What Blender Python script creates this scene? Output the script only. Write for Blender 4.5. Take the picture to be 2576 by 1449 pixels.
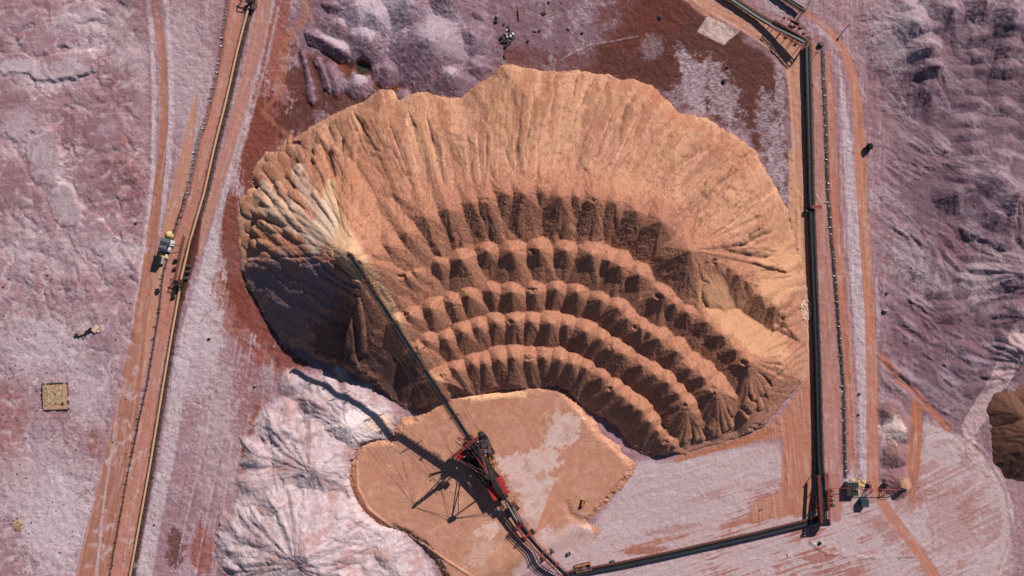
import bpy, math, random
import numpy as np
from mathutils import Vector, Matrix

# ------------------------------------------------------------------ scene, camera, light
scene = bpy.context.scene
for o in list(bpy.data.objects):
    bpy.data.objects.remove(o, do_unlink=True)
COL = scene.collection
K = 0.3            # metres on the ground for one plan unit
CX, CY = 1288.0, 724.5
CAMH = 515.0

cam_d = bpy.data.cameras.new("camera")
cam_d.sensor_width = 36.0
cam_d.lens = 36.0 * CAMH / (2576 * K)
cam_d.clip_start = 1.0
cam_d.clip_end = 30000.0
cam = bpy.data.objects.new("camera", cam_d)
cam.location = (0, 0, CAMH)
cam.rotation_euler = (0, 0, 0)
COL.objects.link(cam)
scene.camera = cam

SUN_EL = math.radians(33.0)
SUN_DIR = Vector((0.57 * math.cos(SUN_EL), 0.82 * math.cos(SUN_EL), math.sin(SUN_EL))).normalized()  # towards the sun
sun_d = bpy.data.lights.new("sun", 'SUN')
sun_d.energy = 5.0
sun_d.angle = math.radians(0.5)
sun_d.color = (1.0, 0.93, 0.885)
sun = bpy.data.objects.new("sun", sun_d)
sun.rotation_euler = SUN_DIR.to_track_quat('Z', 'Y').to_euler()
sun.location = (300, 400, 500)
COL.objects.link(sun)

world = bpy.data.worlds.new("World")
scene.world = world
world.use_nodes = True
nt = world.node_tree
nt.nodes.clear()
sky = nt.nodes.new('ShaderNodeTexSky')
sky.sky_type = 'NISHITA'
sky.sun_disc = False
sky.altitude = 1500.0
sky.air_density = 0.8
sky.dust_density = 0.4
sky.sun_elevation = SUN_EL
sky.sun_rotation = math.atan2(SUN_DIR.x, SUN_DIR.y)
bg = nt.nodes.new('ShaderNodeBackground')
bg.inputs['Strength'].default_value = 0.058
wo = nt.nodes.new('ShaderNodeOutputWorld')
nt.links.new(sky.outputs[0], bg.inputs[0])
nt.links.new(bg.outputs[0], wo.inputs[0])
scene.view_settings.view_transform = 'Standard'
scene.view_settings.look = 'None'
scene.view_settings.exposure = 0.10
scene.view_settings.gamma = 1.0

rng = np.random.default_rng(7)
random.seed(11)

# ------------------------------------------------------------------ coordinates
def P(dx, dy, z=0.0):
    """plan position seen at (dx,dy) for a point at height z -> world"""
    f = 1.0 - z / CAMH
    return Vector(((dx - CX) * K * f, -(dy - CY) * K * f, z))

def lin(r, g, b):
    def f(c):
        c /= 255.0
        return c / 12.92 if c <= 0.04045 else ((c + 0.055) / 1.055) ** 2.4
    return (f(r), f(g), f(b))
GAIN = (0.95, 0.95, 1.02)      # sunlit flat ground returns about this much of its albedo
def A(r, g, b):
    l = lin(r, g, b)
    return np.array([l[0] / GAIN[0], l[1] / GAIN[1], l[2] / GAIN[2]])

# ------------------------------------------------------------------ noise
_T = {}
def _tab(seed):
    if seed not in _T:
        r = np.random.default_rng(1000 + seed)
        a = r.random((256, 256)) * 2 * np.pi
        _T[seed] = (np.cos(a).astype(np.float32), np.sin(a).astype(np.float32))
    return _T[seed]
def noise(x, y, seed=0):
    gx, gy = _tab(seed)
    x = np.asarray(x, dtype=np.float32); y = np.asarray(y, dtype=np.float32)
    xf = np.floor(x); yf = np.floor(y)
    xi = xf.astype(np.int32) & 255; yi = yf.astype(np.int32) & 255
    x1 = (xi + 1) & 255; y1 = (yi + 1) & 255
    fx = x - xf; fy = y - yf
    u = fx * fx * fx * (fx * (fx * 6 - 15) + 10)
    v = fy * fy * fy * (fy * (fy * 6 - 15) + 10)
    n00 = gx[yi, xi] * fx + gy[yi, xi] * fy
    n10 = gx[yi, x1] * (fx - 1) + gy[yi, x1] * fy
    n01 = gx[y1, xi] * fx + gy[y1, xi] * (fy - 1)
    n11 = gx[y1, x1] * (fx - 1) + gy[y1, x1] * (fy - 1)
    a = n00 + u * (n10 - n00)
    b = n01 + u * (n11 - n01)
    return (a + v * (b - a)) * 1.41
def fbm(x, y, s, oct=4, seed=0, gain=0.5):
    t = 0; amp = 1.0; nrm = 0
    for i in range(oct):
        t = t + amp * noise(x / s + 17.3 * i, y / s - 9.1 * i, seed + i)
        nrm += amp; amp *= gain; s = s * 0.5
    return t / nrm
def billow(x, y, s, oct=3, seed=0, gain=0.5):
    t = 0; amp = 1.0; nrm = 0
    for i in range(oct):
        t = t + amp * np.abs(noise(x / s + 7.7 * i, y / s + 3.1 * i, seed + i))
        nrm += amp; amp *= gain; s = s * 0.5
    return t / nrm
def sst(a, b, x):
    t = np.clip((x - a) / (b - a), 0, 1)
    return t * t * (3 - 2 * t)

# ------------------------------------------------------------------ terrain grid
STEP = 0.52
def axis(lo, hi):
    a = np.arange(lo, hi + STEP, STEP)
    ext = []
    d = STEP; p = a[-1]
    while p < 6000:
        d *= 1.22; p += d; ext.append(p)
    ext = np.array(ext)
    lo_e = a[0] - (ext - a[-1])
    return np.concatenate([lo_e[::-1], a, ext])
XS = axis(-402.0, 402.0)
YS = axis(-234.0, 234.0)
X, Y = np.meshgrid(XS, YS)
X = X.astype(np.float32); Y = Y.astype(np.float32)
NX, NY = len(XS), len(YS)
DX = X / K + CX
DY = CY - Y / K

def window(x0, x1, y0, y1):
    i0 = max(0, np.searchsorted(XS, x0) - 1); i1 = min(NX, np.searchsorted(XS, x1) + 1)
    j0 = max(0, np.searchsorted(YS, y0) - 1); j1 = min(NY, np.searchsorted(YS, y1) + 1)
    return slice(j0, j1), slice(i0, i1)

def poly_sd(pts, pad=20.0):
    """signed distance in metres, positive inside; -pad outside the window"""
    w = [P(*p) for p in pts]
    px = np.array([p.x for p in w]); py = np.array([p.y for p in w])
    sl = window(px.min() - pad, px.max() + pad, py.min() - pad, py.max() + pad)
    x = X[sl]; y = Y[sl]
    d2 = np.full(x.shape, 1e9, np.float32)
    ins = np.zeros(x.shape, bool)
    n = len(px)
    for i in range(n):
        ax, ay = px[i], py[i]; bx, by = px[(i + 1) % n], py[(i + 1) % n]
        ex, ey = bx - ax, by - ay
        L = ex * ex + ey * ey + 1e-9
        t = np.clip(((x - ax) * ex + (y - ay) * ey) / L, 0, 1)
        d2 = np.minimum(d2, (x - ax - t * ex) ** 2 + (y - ay - t * ey) ** 2)
        if abs(ey) > 1e-9:
            c = ((ay > y) != (by > y)) & (x < ex * (y - ay) / ey + ax)
            ins ^= c
    sd = np.where(ins, np.sqrt(d2), -np.sqrt(d2))
    out = np.full(X.shape, -pad, np.float32)
    out[sl] = np.maximum(sd, -pad)
    return out

def line_sd(pts, pad=14.0):
    """pts: (dx,dy,halfwidth_in_plan_units). Returns hw - dist (m), signed offset, arclength"""
    w = [P(p[0], p[1]) for p in pts]
    hw = [p[2] * K for p in pts]
    m = max(hw) + pad
    px = [p.x for p in w]; py = [p.y for p in w]
    sl = window(min(px) - m, max(px) + m, min(py) - m, max(py) + m)
    x = X[sl]; y = Y[sl]
    best = np.full(x.shape, -m, np.float32); off = np.zeros(x.shape, np.float32); arc = np.zeros(x.shape, np.float32)
    dmin = np.full(x.shape, 1e9, np.float32)
    s0 = 0.0
    for i in range(len(w) - 1):
        ex, ey = px[i + 1] - px[i], py[i + 1] - py[i]
        L = math.hypot(ex, ey)
        t = np.clip(((x - px[i]) * ex + (y - py[i]) * ey) / (L * L), 0, 1)
        qx = x - px[i] - t * ex; qy = y - py[i] - t * ey
        d = np.sqrt(qx * qx + qy * qy)
        h = hw[i] + (hw[i + 1] - hw[i]) * t
        v = h - d
        k = d < dmin
        dmin = np.where(k, d, dmin)
        best = np.where(k, v, best)
        off = np.where(k, np.sign(ex * qy - ey * qx) * d, off)
        arc = np.where(k, s0 + t * L, arc)
        s0 += L
    B = np.full(X.shape, -m, np.float32); O = np.zeros(X.shape, np.float32); R = np.zeros(X.shape, np.float32)
    B[sl] = best; O[sl] = off; R[sl] = arc
    return B, O, R

# shared noises
N1 = fbm(X, Y, 60, 5, 1)
N2 = fbm(X, Y, 16, 5, 11)
N3 = fbm(X, Y, 4.5, 4, 21)
N4 = fbm(X, Y, 1.6, 2, 31)
N5 = fbm(X + 300, Y - 80, 30, 5, 41)

# ------------------------------------------------------------------ heaps as unions of dumped cones
def add_cones(Z, cones, slope=0.66, s2=None, d1=25.0, rill=1.0, kf=6.0, seed=50, rnd=0.8, warp=0.06, fine=1.0):
    for ci, c in enumerate(cones):
        dx, dy, h = c[:3]
        f2 = c[3] if len(c) > 3 else (s2 or slope)
        w = P(dx, dy, h)
        rad = d1 + max(0, (h - slope * d1)) / f2 + 6
        if h / slope < d1: rad = h / slope + 6
        sl = window(w.x - rad, w.x + rad, w.y - rad, w.y + rad)
        x = X[sl] - w.x; y = Y[sl] - w.y
        d = np.sqrt(x * x + y * y) + 1e-4
        dd = np.sqrt(d * d + rnd * rnd) - rnd
        wob = 1 + 0.10 * noise(x / d * 1.3 + ci * 3.1, y / d * 1.3 + 5, seed + 3)
        prof = slope * np.minimum(dd, d1) + f2 * np.maximum(dd - d1, 0)
        ct = x / d; st = y / d
        wr = warp * (noise(X[sl] / 14, Y[sl] / 14, seed + 5) + 0.5 * noise(X[sl] / 6, Y[sl] / 6, seed + 6))
        r1 = np.abs(noise((ct + wr) * kf + ci * 7.7, (st + wr) * kf + d * 0.012, seed))
        r2 = np.abs(noise((ct + wr) * kf * 2.6 + ci * 5.1, (st + wr) * kf * 2.6 + d * 0.02, seed + 1))
        r3 = noise(ct * kf * 6 + ci * 5.1, st * kf * 6 + d * 0.05, seed + 2)
        z = h - prof * wob + rill * (np.minimum(d * 0.085, 3.0) * (r1 - 0.2) + fine * np.minimum(d * 0.03, 0.8) * (r2 - 0.2) + fine * np.minimum(d * 0.012, 0.2) * r3)
        Z[sl] = np.maximum(Z[sl], z)
    return Z

def lobe(Z, dx, dy, rx, ry, rot, h, edge=0.25, seed=0):
    """old flat-topped dumping tongue with a short steep front"""
    w = P(dx, dy); R = max(rx, ry) * K * 1.3
    sl = window(w.x - R, w.x + R, w.y - R, w.y + R)
    a = math.radians(rot)
    x = X[sl] - w.x; y = Y[sl] - w.y
    u = (x * math.cos(a) + y * math.sin(a)) / (rx * K)
    v = (-x * math.sin(a) + y * math.cos(a)) / (ry * K)
    r = np.sqrt(u * u + v * v) + 0.45 * N2[sl] + 0.2 * N5[sl] + 0.12 * N3[sl]
    z = h * (1 - sst(1 - edge, 1.0, r)) * (0.8 + 0.25 * u)
    Z[sl] = np.maximum(Z[sl], z)

def tongue(acc, p0, p1, w0, w1, h, bend=0.0, mask=None, seed=0, tent=False, lift=.25):
    """a slumped tongue from p0 (up-slope) to p1 (rounded snout), world metres; acc takes the highest"""
    m = max(w0, w1) + abs(bend) + 2
    sl = window(min(p0[0], p1[0]) - m, max(p0[0], p1[0]) + m, min(p0[1], p1[1]) - m, max(p0[1], p1[1]) + m)
    x = X[sl] - p0[0]; y = Y[sl] - p0[1]
    ex, ey = p1[0] - p0[0], p1[1] - p0[1]; L = math.hypot(ex, ey) + 1e-6; ex /= L; ey /= L
    s = x * ex + y * ey; o = -x * ey + y * ex
    t = s / L
    tc = np.clip(t, 0, 1)
    o = o - bend * 4 * tc * (1 - tc) - 0.6 * N2[sl] * 2
    w = w0 + (w1 - w0) * tc
    over = np.maximum(s - (L - w1), 0); under = np.maximum(-s, 0)
    r2 = (o / w) ** 2 + (over / w1) ** 2 + (under / w0) ** 2 + 0.25 * N3[sl]
    b = np.sqrt(np.clip(1 - r2, 0, 1))
    if tent:
        q = np.sqrt((o / w) ** 2 + .012) + (over / w1) * .8 + (under / w0) + .07 * N3[sl] + .12 * N2[sl]
        b = np.clip(1.1 - q, 0, 1)
    z = h * b * (lift + (1 - lift) * tc)
    acc[sl] = np.maximum(acc[sl], z)
    if mask is not None: mask[sl] = np.maximum(mask[sl], sst(0.0, 0.35, 1 - r2) * sst(0, .15, t))
# ------------------------------------------------------------------ ground heights
Zb = (1.1 * fbm(X, Y, 140, 3, 61)).astype(np.float32)
far = sst(420, 1500, np.sqrt(X * X + Y * Y))
Zb = Zb * (1 - far) + far * 6 * fbm(X, Y, 900, 3, 66)
ridged = np.abs(noise(X / 3.0 + N3, Y / 3.0 - N3, 180))
flat_poly = poly_sd([(1560, 1180), (1700, 1150), (1940, 1100), (2000, 1100), (2110, 1220), (2230, 1250), (2330, 1100), (2540, 1260), (2540, 1500), (1300, 1500), (1330, 1330), (1500, 1310)], 12)
smooth_m = 1 - 0.75 * sst(-8, 4, flat_poly)
rough = 1.1 * np.abs(N2) + 0.40 * N3 + 0.06 * N4 + 0.45 * ridged * sst(-.3, .3, N5 + .5 * N2)
rough = rough * smooth_m
old = np.full(X.shape, -50.0, np.float32)

# old dumping tongues, left field
for L_ in [(125, 95, 120, 62, 18, 3.4), (45, 50, 90, 45, 10, 2.6), (190, 40, 90, 40, 20, 3.0), (170, 165, 112, 48, 8, 3.6),
           (60, 290, 95, 92, 12, 3.0), (40, 160, 70, 38, 0, 2.4), (115, 400, 60, 130, 12, 3.2), (165, 520, 55, 95, 20, 3.0),
           (265, 320, 70, 80, 0, 2.0), (240, 590, 58, 80, 25, 2.8), (285, 560, 32, 40, 10, 2.4), (30, 460, 60, 90, 30, 2.2),
           (300, 120, 40, 90, 0, 1.6), (255, 790, 40, 120, 24, 1.4)]:
    lobe(old, *L_[:5], L_[5] * 1.0, .42)
HILLCOL = []
# ridge of old dumps along the left tongue
lr, lo_, la = line_sd([(0, 375, 10), (60, 430, 14), (110, 510, 18), (150, 600, 18), (200, 680, 16), (240, 760, 12), (262, 840, 8)])
old = np.maximum(old, 1.9 * sst(-8, 5, lr) - 0.2 + 0.5 * N3)

top_cones = [(1022, 0, 16), (1076, 97, 17), (922, 93, 11), (1132, 187, 10), (1190, 160, 6), (974, 174, 7), (901, 211, 6), (1012, 242, 4), (895, 15, 12), (945, 38, 12.5), (1185, 85, 9), (1120, -20, 15), (850, 60, 8)]
right_cones = [(2308, 53, 13), (2340, 120, 13), (2356, 165, 12), (2290, 15, 10), (2400, 20, 14), (2480, 0, 15), (2560, 20, 16), (2520, 450, 13), (2565, 490, 14), (2408, 490, 7), (2520, 540, 9), (2575, 690, 9), (2580, 800, 8), (2570, 880, 8)]
low_cones = [(768, 1398, 22, 0.30), (793, 1180, 15, 0.33), (875, 1072, 12, 0.34), (735, 965, 5, 0.3), (800, 1010, 8, 0.3), (700, 1080, 8, 0.3), (920, 1430, 10, 0.3),
             (700, 1275, 12, 0.3), (850, 1300, 12, 0.3), (650, 1150, 6, 0.3), (900, 1240, 10, .3), (960, 1400, 9, .3), (860, 1449, 14, .3), (1010, 1449, 8, .3), (620, 1300, 6, .3), (640, 1420, 8, .3)]
side_cones = [(2275, 1085, 5), (2262, 1150, 5), (2270, 1215, 5.5), (2245, 1040, 4)]
dark_cones = [(2566, 1044, 10), (2600, 1090, 13), (2606, 1145, 13), (2590, 1012, 7), (2640, 1120, 18)]

zt = np.full(X.shape, -50.0, np.float32); add_cones(zt, [(x, y, h * .86) for x, y, h in top_cones], 0.42, 0.36, 14, rill=0.38, kf=2.2, seed=70, rnd=.6, warp=.16, fine=.6)
zr = np.full(X.shape, -50.0, np.float32); add_cones(zr, right_cones, 0.48, 0.25, 14, rill=0.8, kf=2.3, seed=80, rnd=1.2, warp=.10, fine=.45)
zl = np.full(X.shape, -50.0, np.float32); add_cones(zl, low_cones, 0.42, 0.34, 12, rill=0.8, kf=2.4, seed=90, rnd=1.5, warp=.2, fine=.35)
zs = np.full(X.shape, -50.0, np.float32); add_cones(zs, side_cones, 0.45, 0.4, 12, rill=0.6, kf=2.6, seed=95, rnd=2.0)
zd = np.full(X.shape, -50.0, np.float32); add_cones(zd, dark_cones, 0.62, 0.6, 12, rill=1.0, kf=1.8, seed=98, rnd=2.0, warp=.2, fine=.4)

tt2 = np.zeros(X.shape, np.float32)
for a_, b_, w0_, w1_, h_ in (((785, 92), (893, 152), 7, 9, 6.5), ((835, 178), (850, 248), 9, 10, 5), ((800, 150), (832, 240), 4, 6, 3.5), ((840, 20), (930, 62), 10, 13, 8), ((860, 70), (925, 108), 8, 10, 5.5), ((760, 130), (790, 270), 3, 5, 2.5), ((1085, 100), (1185, 60), 12, 14, 7), ((1085, 110), (1230, 135), 10, 12, 5),
                              ((1135, 190), (1235, 172), 8, 8, 5), ((1020, 0), (955, 60), 14, 12, 8), ((1022, 0), (1050, 62), 14, 12, 8), ((905, 205), (890, 232), 6, 6, 3), ((1165, 20), (1225, 60), 9, 10, 5)):
    tongue(tt2, P(*a_), P(*b_), w0_, w1_, h_, 1.5, tent=True, lift=.6)
zt = np.where((zt > .1) | (tt2 > .2), np.maximum(zt, tt2 + .12 * np.maximum(zt, 0)), zt)
lt = np.zeros(X.shape, np.float32); r_ = random.Random(5)
for ax_, ay_, hz, a0, a1, n_, l0, l1 in ((768, 1395, 0, 95, 275, 26, 175, 235), (768, 1395, 0, -80, 95, 22, 90, 230), (793, 1180, 0, 90, 230, 16, 150, 215), (880, 1060, 0, 100, 200, 10, 120, 190)):
    for i in range(n_):
        a = math.radians(a0 + (a1 - a0) * (i + r_.random()) / n_); l_ = l0 + (l1 - l0) * r_.random(); c0 = P(ax_, ay_)
        st_ = r_.choice((.08, .12, .3)) * l_ * K
        tongue(lt, (c0.x + math.cos(a) * st_, c0.y + math.sin(a) * st_), (c0.x + math.cos(a) * l_ * K, c0.y + math.sin(a) * l_ * K), 2.0, 6.0 + 4.0 * r_.random(), 1.7 + 1.2 * r_.random(), (r_.random() - .5) * 11, tent=True)
rt = np.zeros(X.shape, np.float32)
for ax_, ay_, a0, a1, n_, l0, l1 in ((2660, 700, 150, 215, 22, 150, 330), (2600, 930, 120, 200, 14, 90, 260), (2330, 560, 250, 320, 9, 60, 230)):
    for i in range(n_):
        a = math.radians(a0 + (a1 - a0) * (i + r_.random()) / n_); l_ = l0 + (l1 - l0) * r_.random(); c0 = P(ax_, ay_)
        st_ = .35 * l_ * K
        tongue(rt, (c0.x + math.cos(a) * st_, c0.y + math.sin(a) * st_), (c0.x + math.cos(a) * l_ * K, c0.y + math.sin(a) * l_ * K), 2.5, 6 + 4 * r_.random(), 1.8 + 1.6 * r_.random(), (r_.random() - .5) * 9, tent=True)
for y_ in (95, 140, 180, 222, 262, 300, 338, 372, 406, 440, 472):
    xe = 2462 + 14 * math.sin((y_ - 60) / 130) - max(0, y_ - 400) * .5; j_ = r_.uniform(-6, 6)
    tongue(rt, P(2375 + j_, y_ + 12 + j_ * .5), P(xe + j_ * .6, y_ + j_ * .5), 9.5, 11.5, 5.6 + r_.uniform(-1.2, 1.2), r_.uniform(-2, 2), tent=True, lift=.05)
for y_ in (75, 125, 172, 220, 268, 315, 358, 400):
    j_ = r_.uniform(-6, 6); tongue(rt, P(2478, y_ + 8), P(2556 + j_, y_ + j_), 10, 13, 6 + r_.uniform(-1, 1), r_.uniform(-2, 2), tent=True, lift=.05); tongue(rt, P(2560, y_ + 20), P(2640 + j_, y_ + 10), 10, 13, 6, 0, tent=True, lift=.1)
for y_ in (80, 130, 178, 228): tongue(rt, P(2268, y_ + 22), P(2350, y_), 9, 11, 5.5, 2, tent=True, lift=.05)
zr = np.where((zr > 0.1) | (rt > .2), np.maximum(zr, 0) + rt, zr)
zl = np.where((zl > 0.1) | (lt > 0.3), np.maximum(zl, 0) + lt, zl)
def smax(a, b, k=0.8):
    h = np.clip(0.5 + 0.5 * (a - b) / k, 0, 1)
    return b + (a - b) * h + k * h * (1 - h)

# ------------------------------------------------------------------ tracks and strips (plan units: x, y, half width)
idler_left = [(573, 0), (553, 140), (523, 287), (500, 353), (473, 483), (433, 600), (410, 690), (397, 803), (370, 966), (320, 1199), (275, 1449), (268, 1490)]
conv_left = [(634, -40), (627, 13), (597, 127), (567, 260), (540, 367), (514, 483), (480, 600), (455, 703), (450, 743), (433, 836), (411, 966), (377, 1173), (327, 1449), (318, 1500)]
idler_right = [(2068, 117), (2071, 200), (2076, 300), (2081, 483), (2095, 650), (2106, 783), (2118, 933), (2121, 966), (2126, 1199)]
def sdl(pts): return line_sd(pts)
T = {}
T['a'] = sdl([(604, -60, 23), (575, 127, 19), (545, 260, 19), (508, 420, 19), (457, 600, 20), (432, 703, 18), (414, 836, 18), (390, 966, 18), (349, 1190, 25), (301, 1449, 23), (290, 1520, 23)])
T['b'] = sdl([(668, -60, 22), (655, 60, 20), (632, 160, 17), (602, 280, 17), (570, 390, 15), (541, 483, 15), (515, 570, 13), (500, 640, 9)])
T['c'] = sdl([(385, -60, 9), (390, 20, 10), (405, 100, 9), (413, 200, 9), (415, 300, 9), (408, 400, 10), (397, 480, 12), (388, 560, 14), (372, 683, 15), (352, 816, 17), (332, 966, 24), (290, 1199, 37), (232, 1449, 42), (220, 1520, 42)])
T['d'] = sdl([(494, 240, 2), (486, 290, 8), (470, 380, 14), (448, 483, 18), (424, 580, 16), (400, 680, 14), (380, 800, 14), (352, 966, 12)])
T['e'] = sdl([(1700, -60, 35), (1785, 0, 40), (1870, 40, 34), (1925, 78, 32), (1975, 115, 36), (2003, 160, 30), (2012, 240, 27), (2017, 400, 24), (2016, 520, 22), (2024, 640, 22), (2033, 760, 16), (2038, 900, 16), (2040, 966, 16)])
T['f'] = sdl([(2036, 960, 16), (2014, 1040, 36), (2008, 1160, 42), (2008, 1250, 42)])
T['g'] = sdl([(2050, 118, 14), (2054, 200, 15), (2057, 300, 16), (2062, 480, 16), (2072, 650, 18), (2082, 783, 19), (2091, 933, 22), (2096, 1199, 22), (2104, 1300, 14)])
T['h'] = sdl([(2084, 130, 3), (2086, 200, 9), (2090, 300, 12), (2096, 483, 14), (2110, 650, 13), (2122, 783, 12), (2136, 933, 12), (2142, 1100, 12), (2146, 1170, 8), (2152, 1200, 2)])
T['i'] = sdl([(1990, 10, 2), (2040, 40, 6), (2095, 85, 9), (2128, 140, 11), (2148, 200, 12), (2161, 300, 13), (2167, 483, 14), (2178, 640, 13), (2190, 800, 13), (2195, 966, 15), (2194, 1120, 15), (2197, 1205, 14), (2222, 1270, 14), (2262, 1325, 13), (2312, 1390, 13), (2358, 1460, 13), (2390, 1530, 13)])
T['j'] = sdl([(2212, 880, 3), (2230, 912, 9), (2275, 965, 12), (2330, 1020, 11), (2385, 1078, 9)])
T['k'] = sdl([(2306, 1010, 13), (2303, 1100, 16), (2298, 1180, 15), (2294, 1240, 8), (2292, 1290, 2)])
T['l'] = sdl([(2560, 830, 26), (2520, 940, 26), (2475, 1020, 24), (2440, 1075, 22)])

EDGE = 1.5 * N3 + 0.7 * N4 + 1.0 * N2
road = np.full(X.shape, -20.0, np.float32)
for k in 'abcdefghijk':
    road = np.maximum(road, T[k][0] + 0.6 * EDGE)
flat = sst(-1.5, 1.5, road)

# ------------------------------------------------------------------ dumping terrace under the stacker
terr_pts = [(1072, 1025), (1040, 1045), (1009, 1049), (990, 1078), (982, 1096), (955, 1096), (926, 1099), (896, 1116), (876, 1153), (869, 1199), (874, 1225), (886, 1253), (909, 1293), (949, 1326),
            (992, 1333), (1039, 1359), (1059, 1373), (1092, 1409), (1112, 1449), (1130, 1500), (1500, 1500), (1560, 1400), (1510, 1330), (1486, 1313), (1509, 1286), (1546, 1249), (1589, 1193), (1599, 1166), (1566, 1123), (1519, 1086),
            (1476, 1033), (1439, 990), (1410, 960), (1330, 960), (1240, 975), (1150, 980), (1110, 990)]
sdt = poly_sd(terr_pts, 25) + 1.8 * N3 + 0.9 * N4 + 4.5 * N2
ramp = sst(0, 60, (DX - 1440) * 0.45 + (DY - 1322) * 0.89)
TH = 4.2
terr = TH * sst(-0.3, 7.5 + 5 * N2, sdt) * (1 - ramp)
terr_noise = 0.10 * N3 + 0.04 * N4
# small spoil hollow below the bulldozer
bh, _, _ = line_sd([(1425, 1262, 2), (1432, 1290, 5), (1455, 1305, 7), (1486, 1312, 4)])
terr_noise = terr_noise - 1.0 * sst(-3, 2, bh + 1.5 * N4)
lm, _, _ = line_sd([(900, 1160, 1), (902, 1220, 1.4), (930, 1275, 1.4), (985, 1320, 1.4), (1080, 1375, 1.4), (1150, 1420, 1.2), (1230, 1470, 1)])
terr_noise = terr_noise + 0.7 * sst(-1.2, 0.3, lm + 0.3 * N4)

fold_l = np.abs(noise(X / 26 + .5 * N5, Y / 26 + .5 * N5, 200)) + .5 * np.abs(noise(X / 11 + N2, Y / 13, 201))
gr_a = (X * .8 - Y * .6); gr_b = (X * .6 + Y * .8)
fold_r = np.abs(noise(gr_a / 55 + .3 * N5, gr_b / 11 + .8 * N5, 202)) + .45 * np.abs(noise(gr_a / 30, gr_b / 4.5 + .8 * N2, 203))
reg_l = (1 - sst(330, 380, DX)); reg_r = sst(2190, 2260, DX) * (1 - sst(950, 1050, DY))
Zb0 = Zb.copy()
fold = reg_l * fold_l * (2.6 - 2.0 * sst(700, 950, DY)) + reg_r * sst(-.4, .3, N5 + .3 * N2) * fold_r * 2.3
Zg = Zb + fold + rough * (0.55 + 0.45 * (1 - flat)) * (1 - flat * 0.93)
old = old + rough * 0.5
hills = np.maximum.reduce([zt, zr, zl, zs])
hills = np.where(hills > -20, hills + 0.6 * rough + .18 * N3 + .25 * ridged, hills)
Zg = smax(Zg, Zb + old, 0.5)
block = 1 - sst(-4, 3, road)
Zg2 = smax(Zg, hills, 0.4)
Zg = Zg * (1 - block) + Zg2 * block
# hollow for the brine pool and the wet flat beside the mounds
pw = P(912, 172); pool_d = np.sqrt((X - pw.x) ** 2 + ((Y - pw.y) * 1.0) ** 2)
pk = sst(4.0, 8, pool_d + 1.5 * N2); Zg = Zg * pk - 0.9 * (1 - pk)
# track ruts
for k in 'abceghi':
    v, o_, a_ = T[k]
    m = sst(-0.5, 1.0, v)
    Zg = Zg + m * (0.05 * noise(o_ / 0.9, a_ / 40, 5) + 0.04 * noise(o_ / 2.4, a_ / 60, 6))
Zg = np.where(terr > 0.02, np.maximum(Zg * (1 - sst(0, 3, terr)) + Zb * sst(0, 3, terr), Zb) + 0 * Zg, Zg)
low_g = Zg
# berms beside tracks
for pts, hgt in [([(2005, 483), (2008, 640), (2026, 740), (2030, 900), (2012, 960)], 1.0), ([(1738, 2), (1858, 76), (1945, 130), (1977, 170), (1984, 240), (1993, 400)], 0.8),
                 ([(2110, 200), (2112, 480), (2126, 700), (2138, 900), (2150, 1150)], 0.7), ([(2380, 1060), (2470, 1130), (2530, 1230), (2548, 1330), (2510, 1449)], 0.9),
                 ([(2205, 890), (2260, 935), (2330, 1010), (2420, 1060)], 0.9), ([(2040, 1365), (2080, 1392), (2180, 1402), (2300, 1398)], 0.8),
                 ([(1955, 1048), (1972, 1120), (1982, 1180), (1980, 1240)], 0.7), ([(365, 0), (380, 150), (383, 420), (360, 700), (330, 900)], 0.5)]:
    b_, _, _ = line_sd([(p[0], p[1], 2.2) for p in pts])
    Zg = Zg + .55 * hgt * sst(-1.6, 0.6, b_ + 0.8 * N3) * sst(-.5, .1, N2)
cl_, _, _ = line_sd([(p[0], p[1], 5) for p in conv_left])
CUT = sst(-1.0, 0.5, cl_)
Zg = Zg * (1 - CUT) + Zb * CUT

# ------------------------------------------------------------------ the great orange heap
toe = [(735, 350), (780, 320), (830, 290), (885, 265), (916, 260), (930, 243), (956, 223), (986, 227), (1006, 250), (1046, 230), (1072, 227), (1112, 240), (1159, 240), (1186, 217), (1242, 187),
       (1256, 163), (1289, 160), (1319, 170), (1369, 177), (1409, 180), (1452, 177), (1486, 183), (1526, 187), (1552, 200), (1592, 197), (1619, 213), (1652, 223), (1676, 253), (1706, 283), (1735, 290),
       (1778, 297), (1811, 320), (1845, 340), (1878, 360), (1905, 390), (1918, 413), (1945, 460), (1965, 496), (1985, 543), (2001, 623), (2021, 670), (2030, 736), (2025, 833), (2026, 883), (2020, 960),
       (1998, 986), (1951, 1039), (1925, 1073), (1898, 1083), (1858, 1103), (1811, 1116), (1781, 1123), (1728, 1141), (1696, 1139), (1672, 1143), (1636, 1148), (1609, 1139), (1586, 1119), (1566, 1096),
       (1552, 1073), (1522, 1053), (1482, 1033), (1442, 1003), (1426, 985), (1399, 976), (1359, 979), (1319, 983), (1252, 984), (1192, 999), (1149, 996), (1136, 1016), (1099, 1019), (1072, 1026), (1019, 1031),
       (979, 1000), (942, 971), (900, 950), (859, 926), (820, 913), (787, 896), (763, 880), (733, 873), (700, 846), (670, 806), (647, 756), (620, 713), (607, 680), (600, 626), (597, 570), (603, 500),
       (637, 470), (637, 437), (667, 380), (693, 383), (733, 333)]
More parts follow.
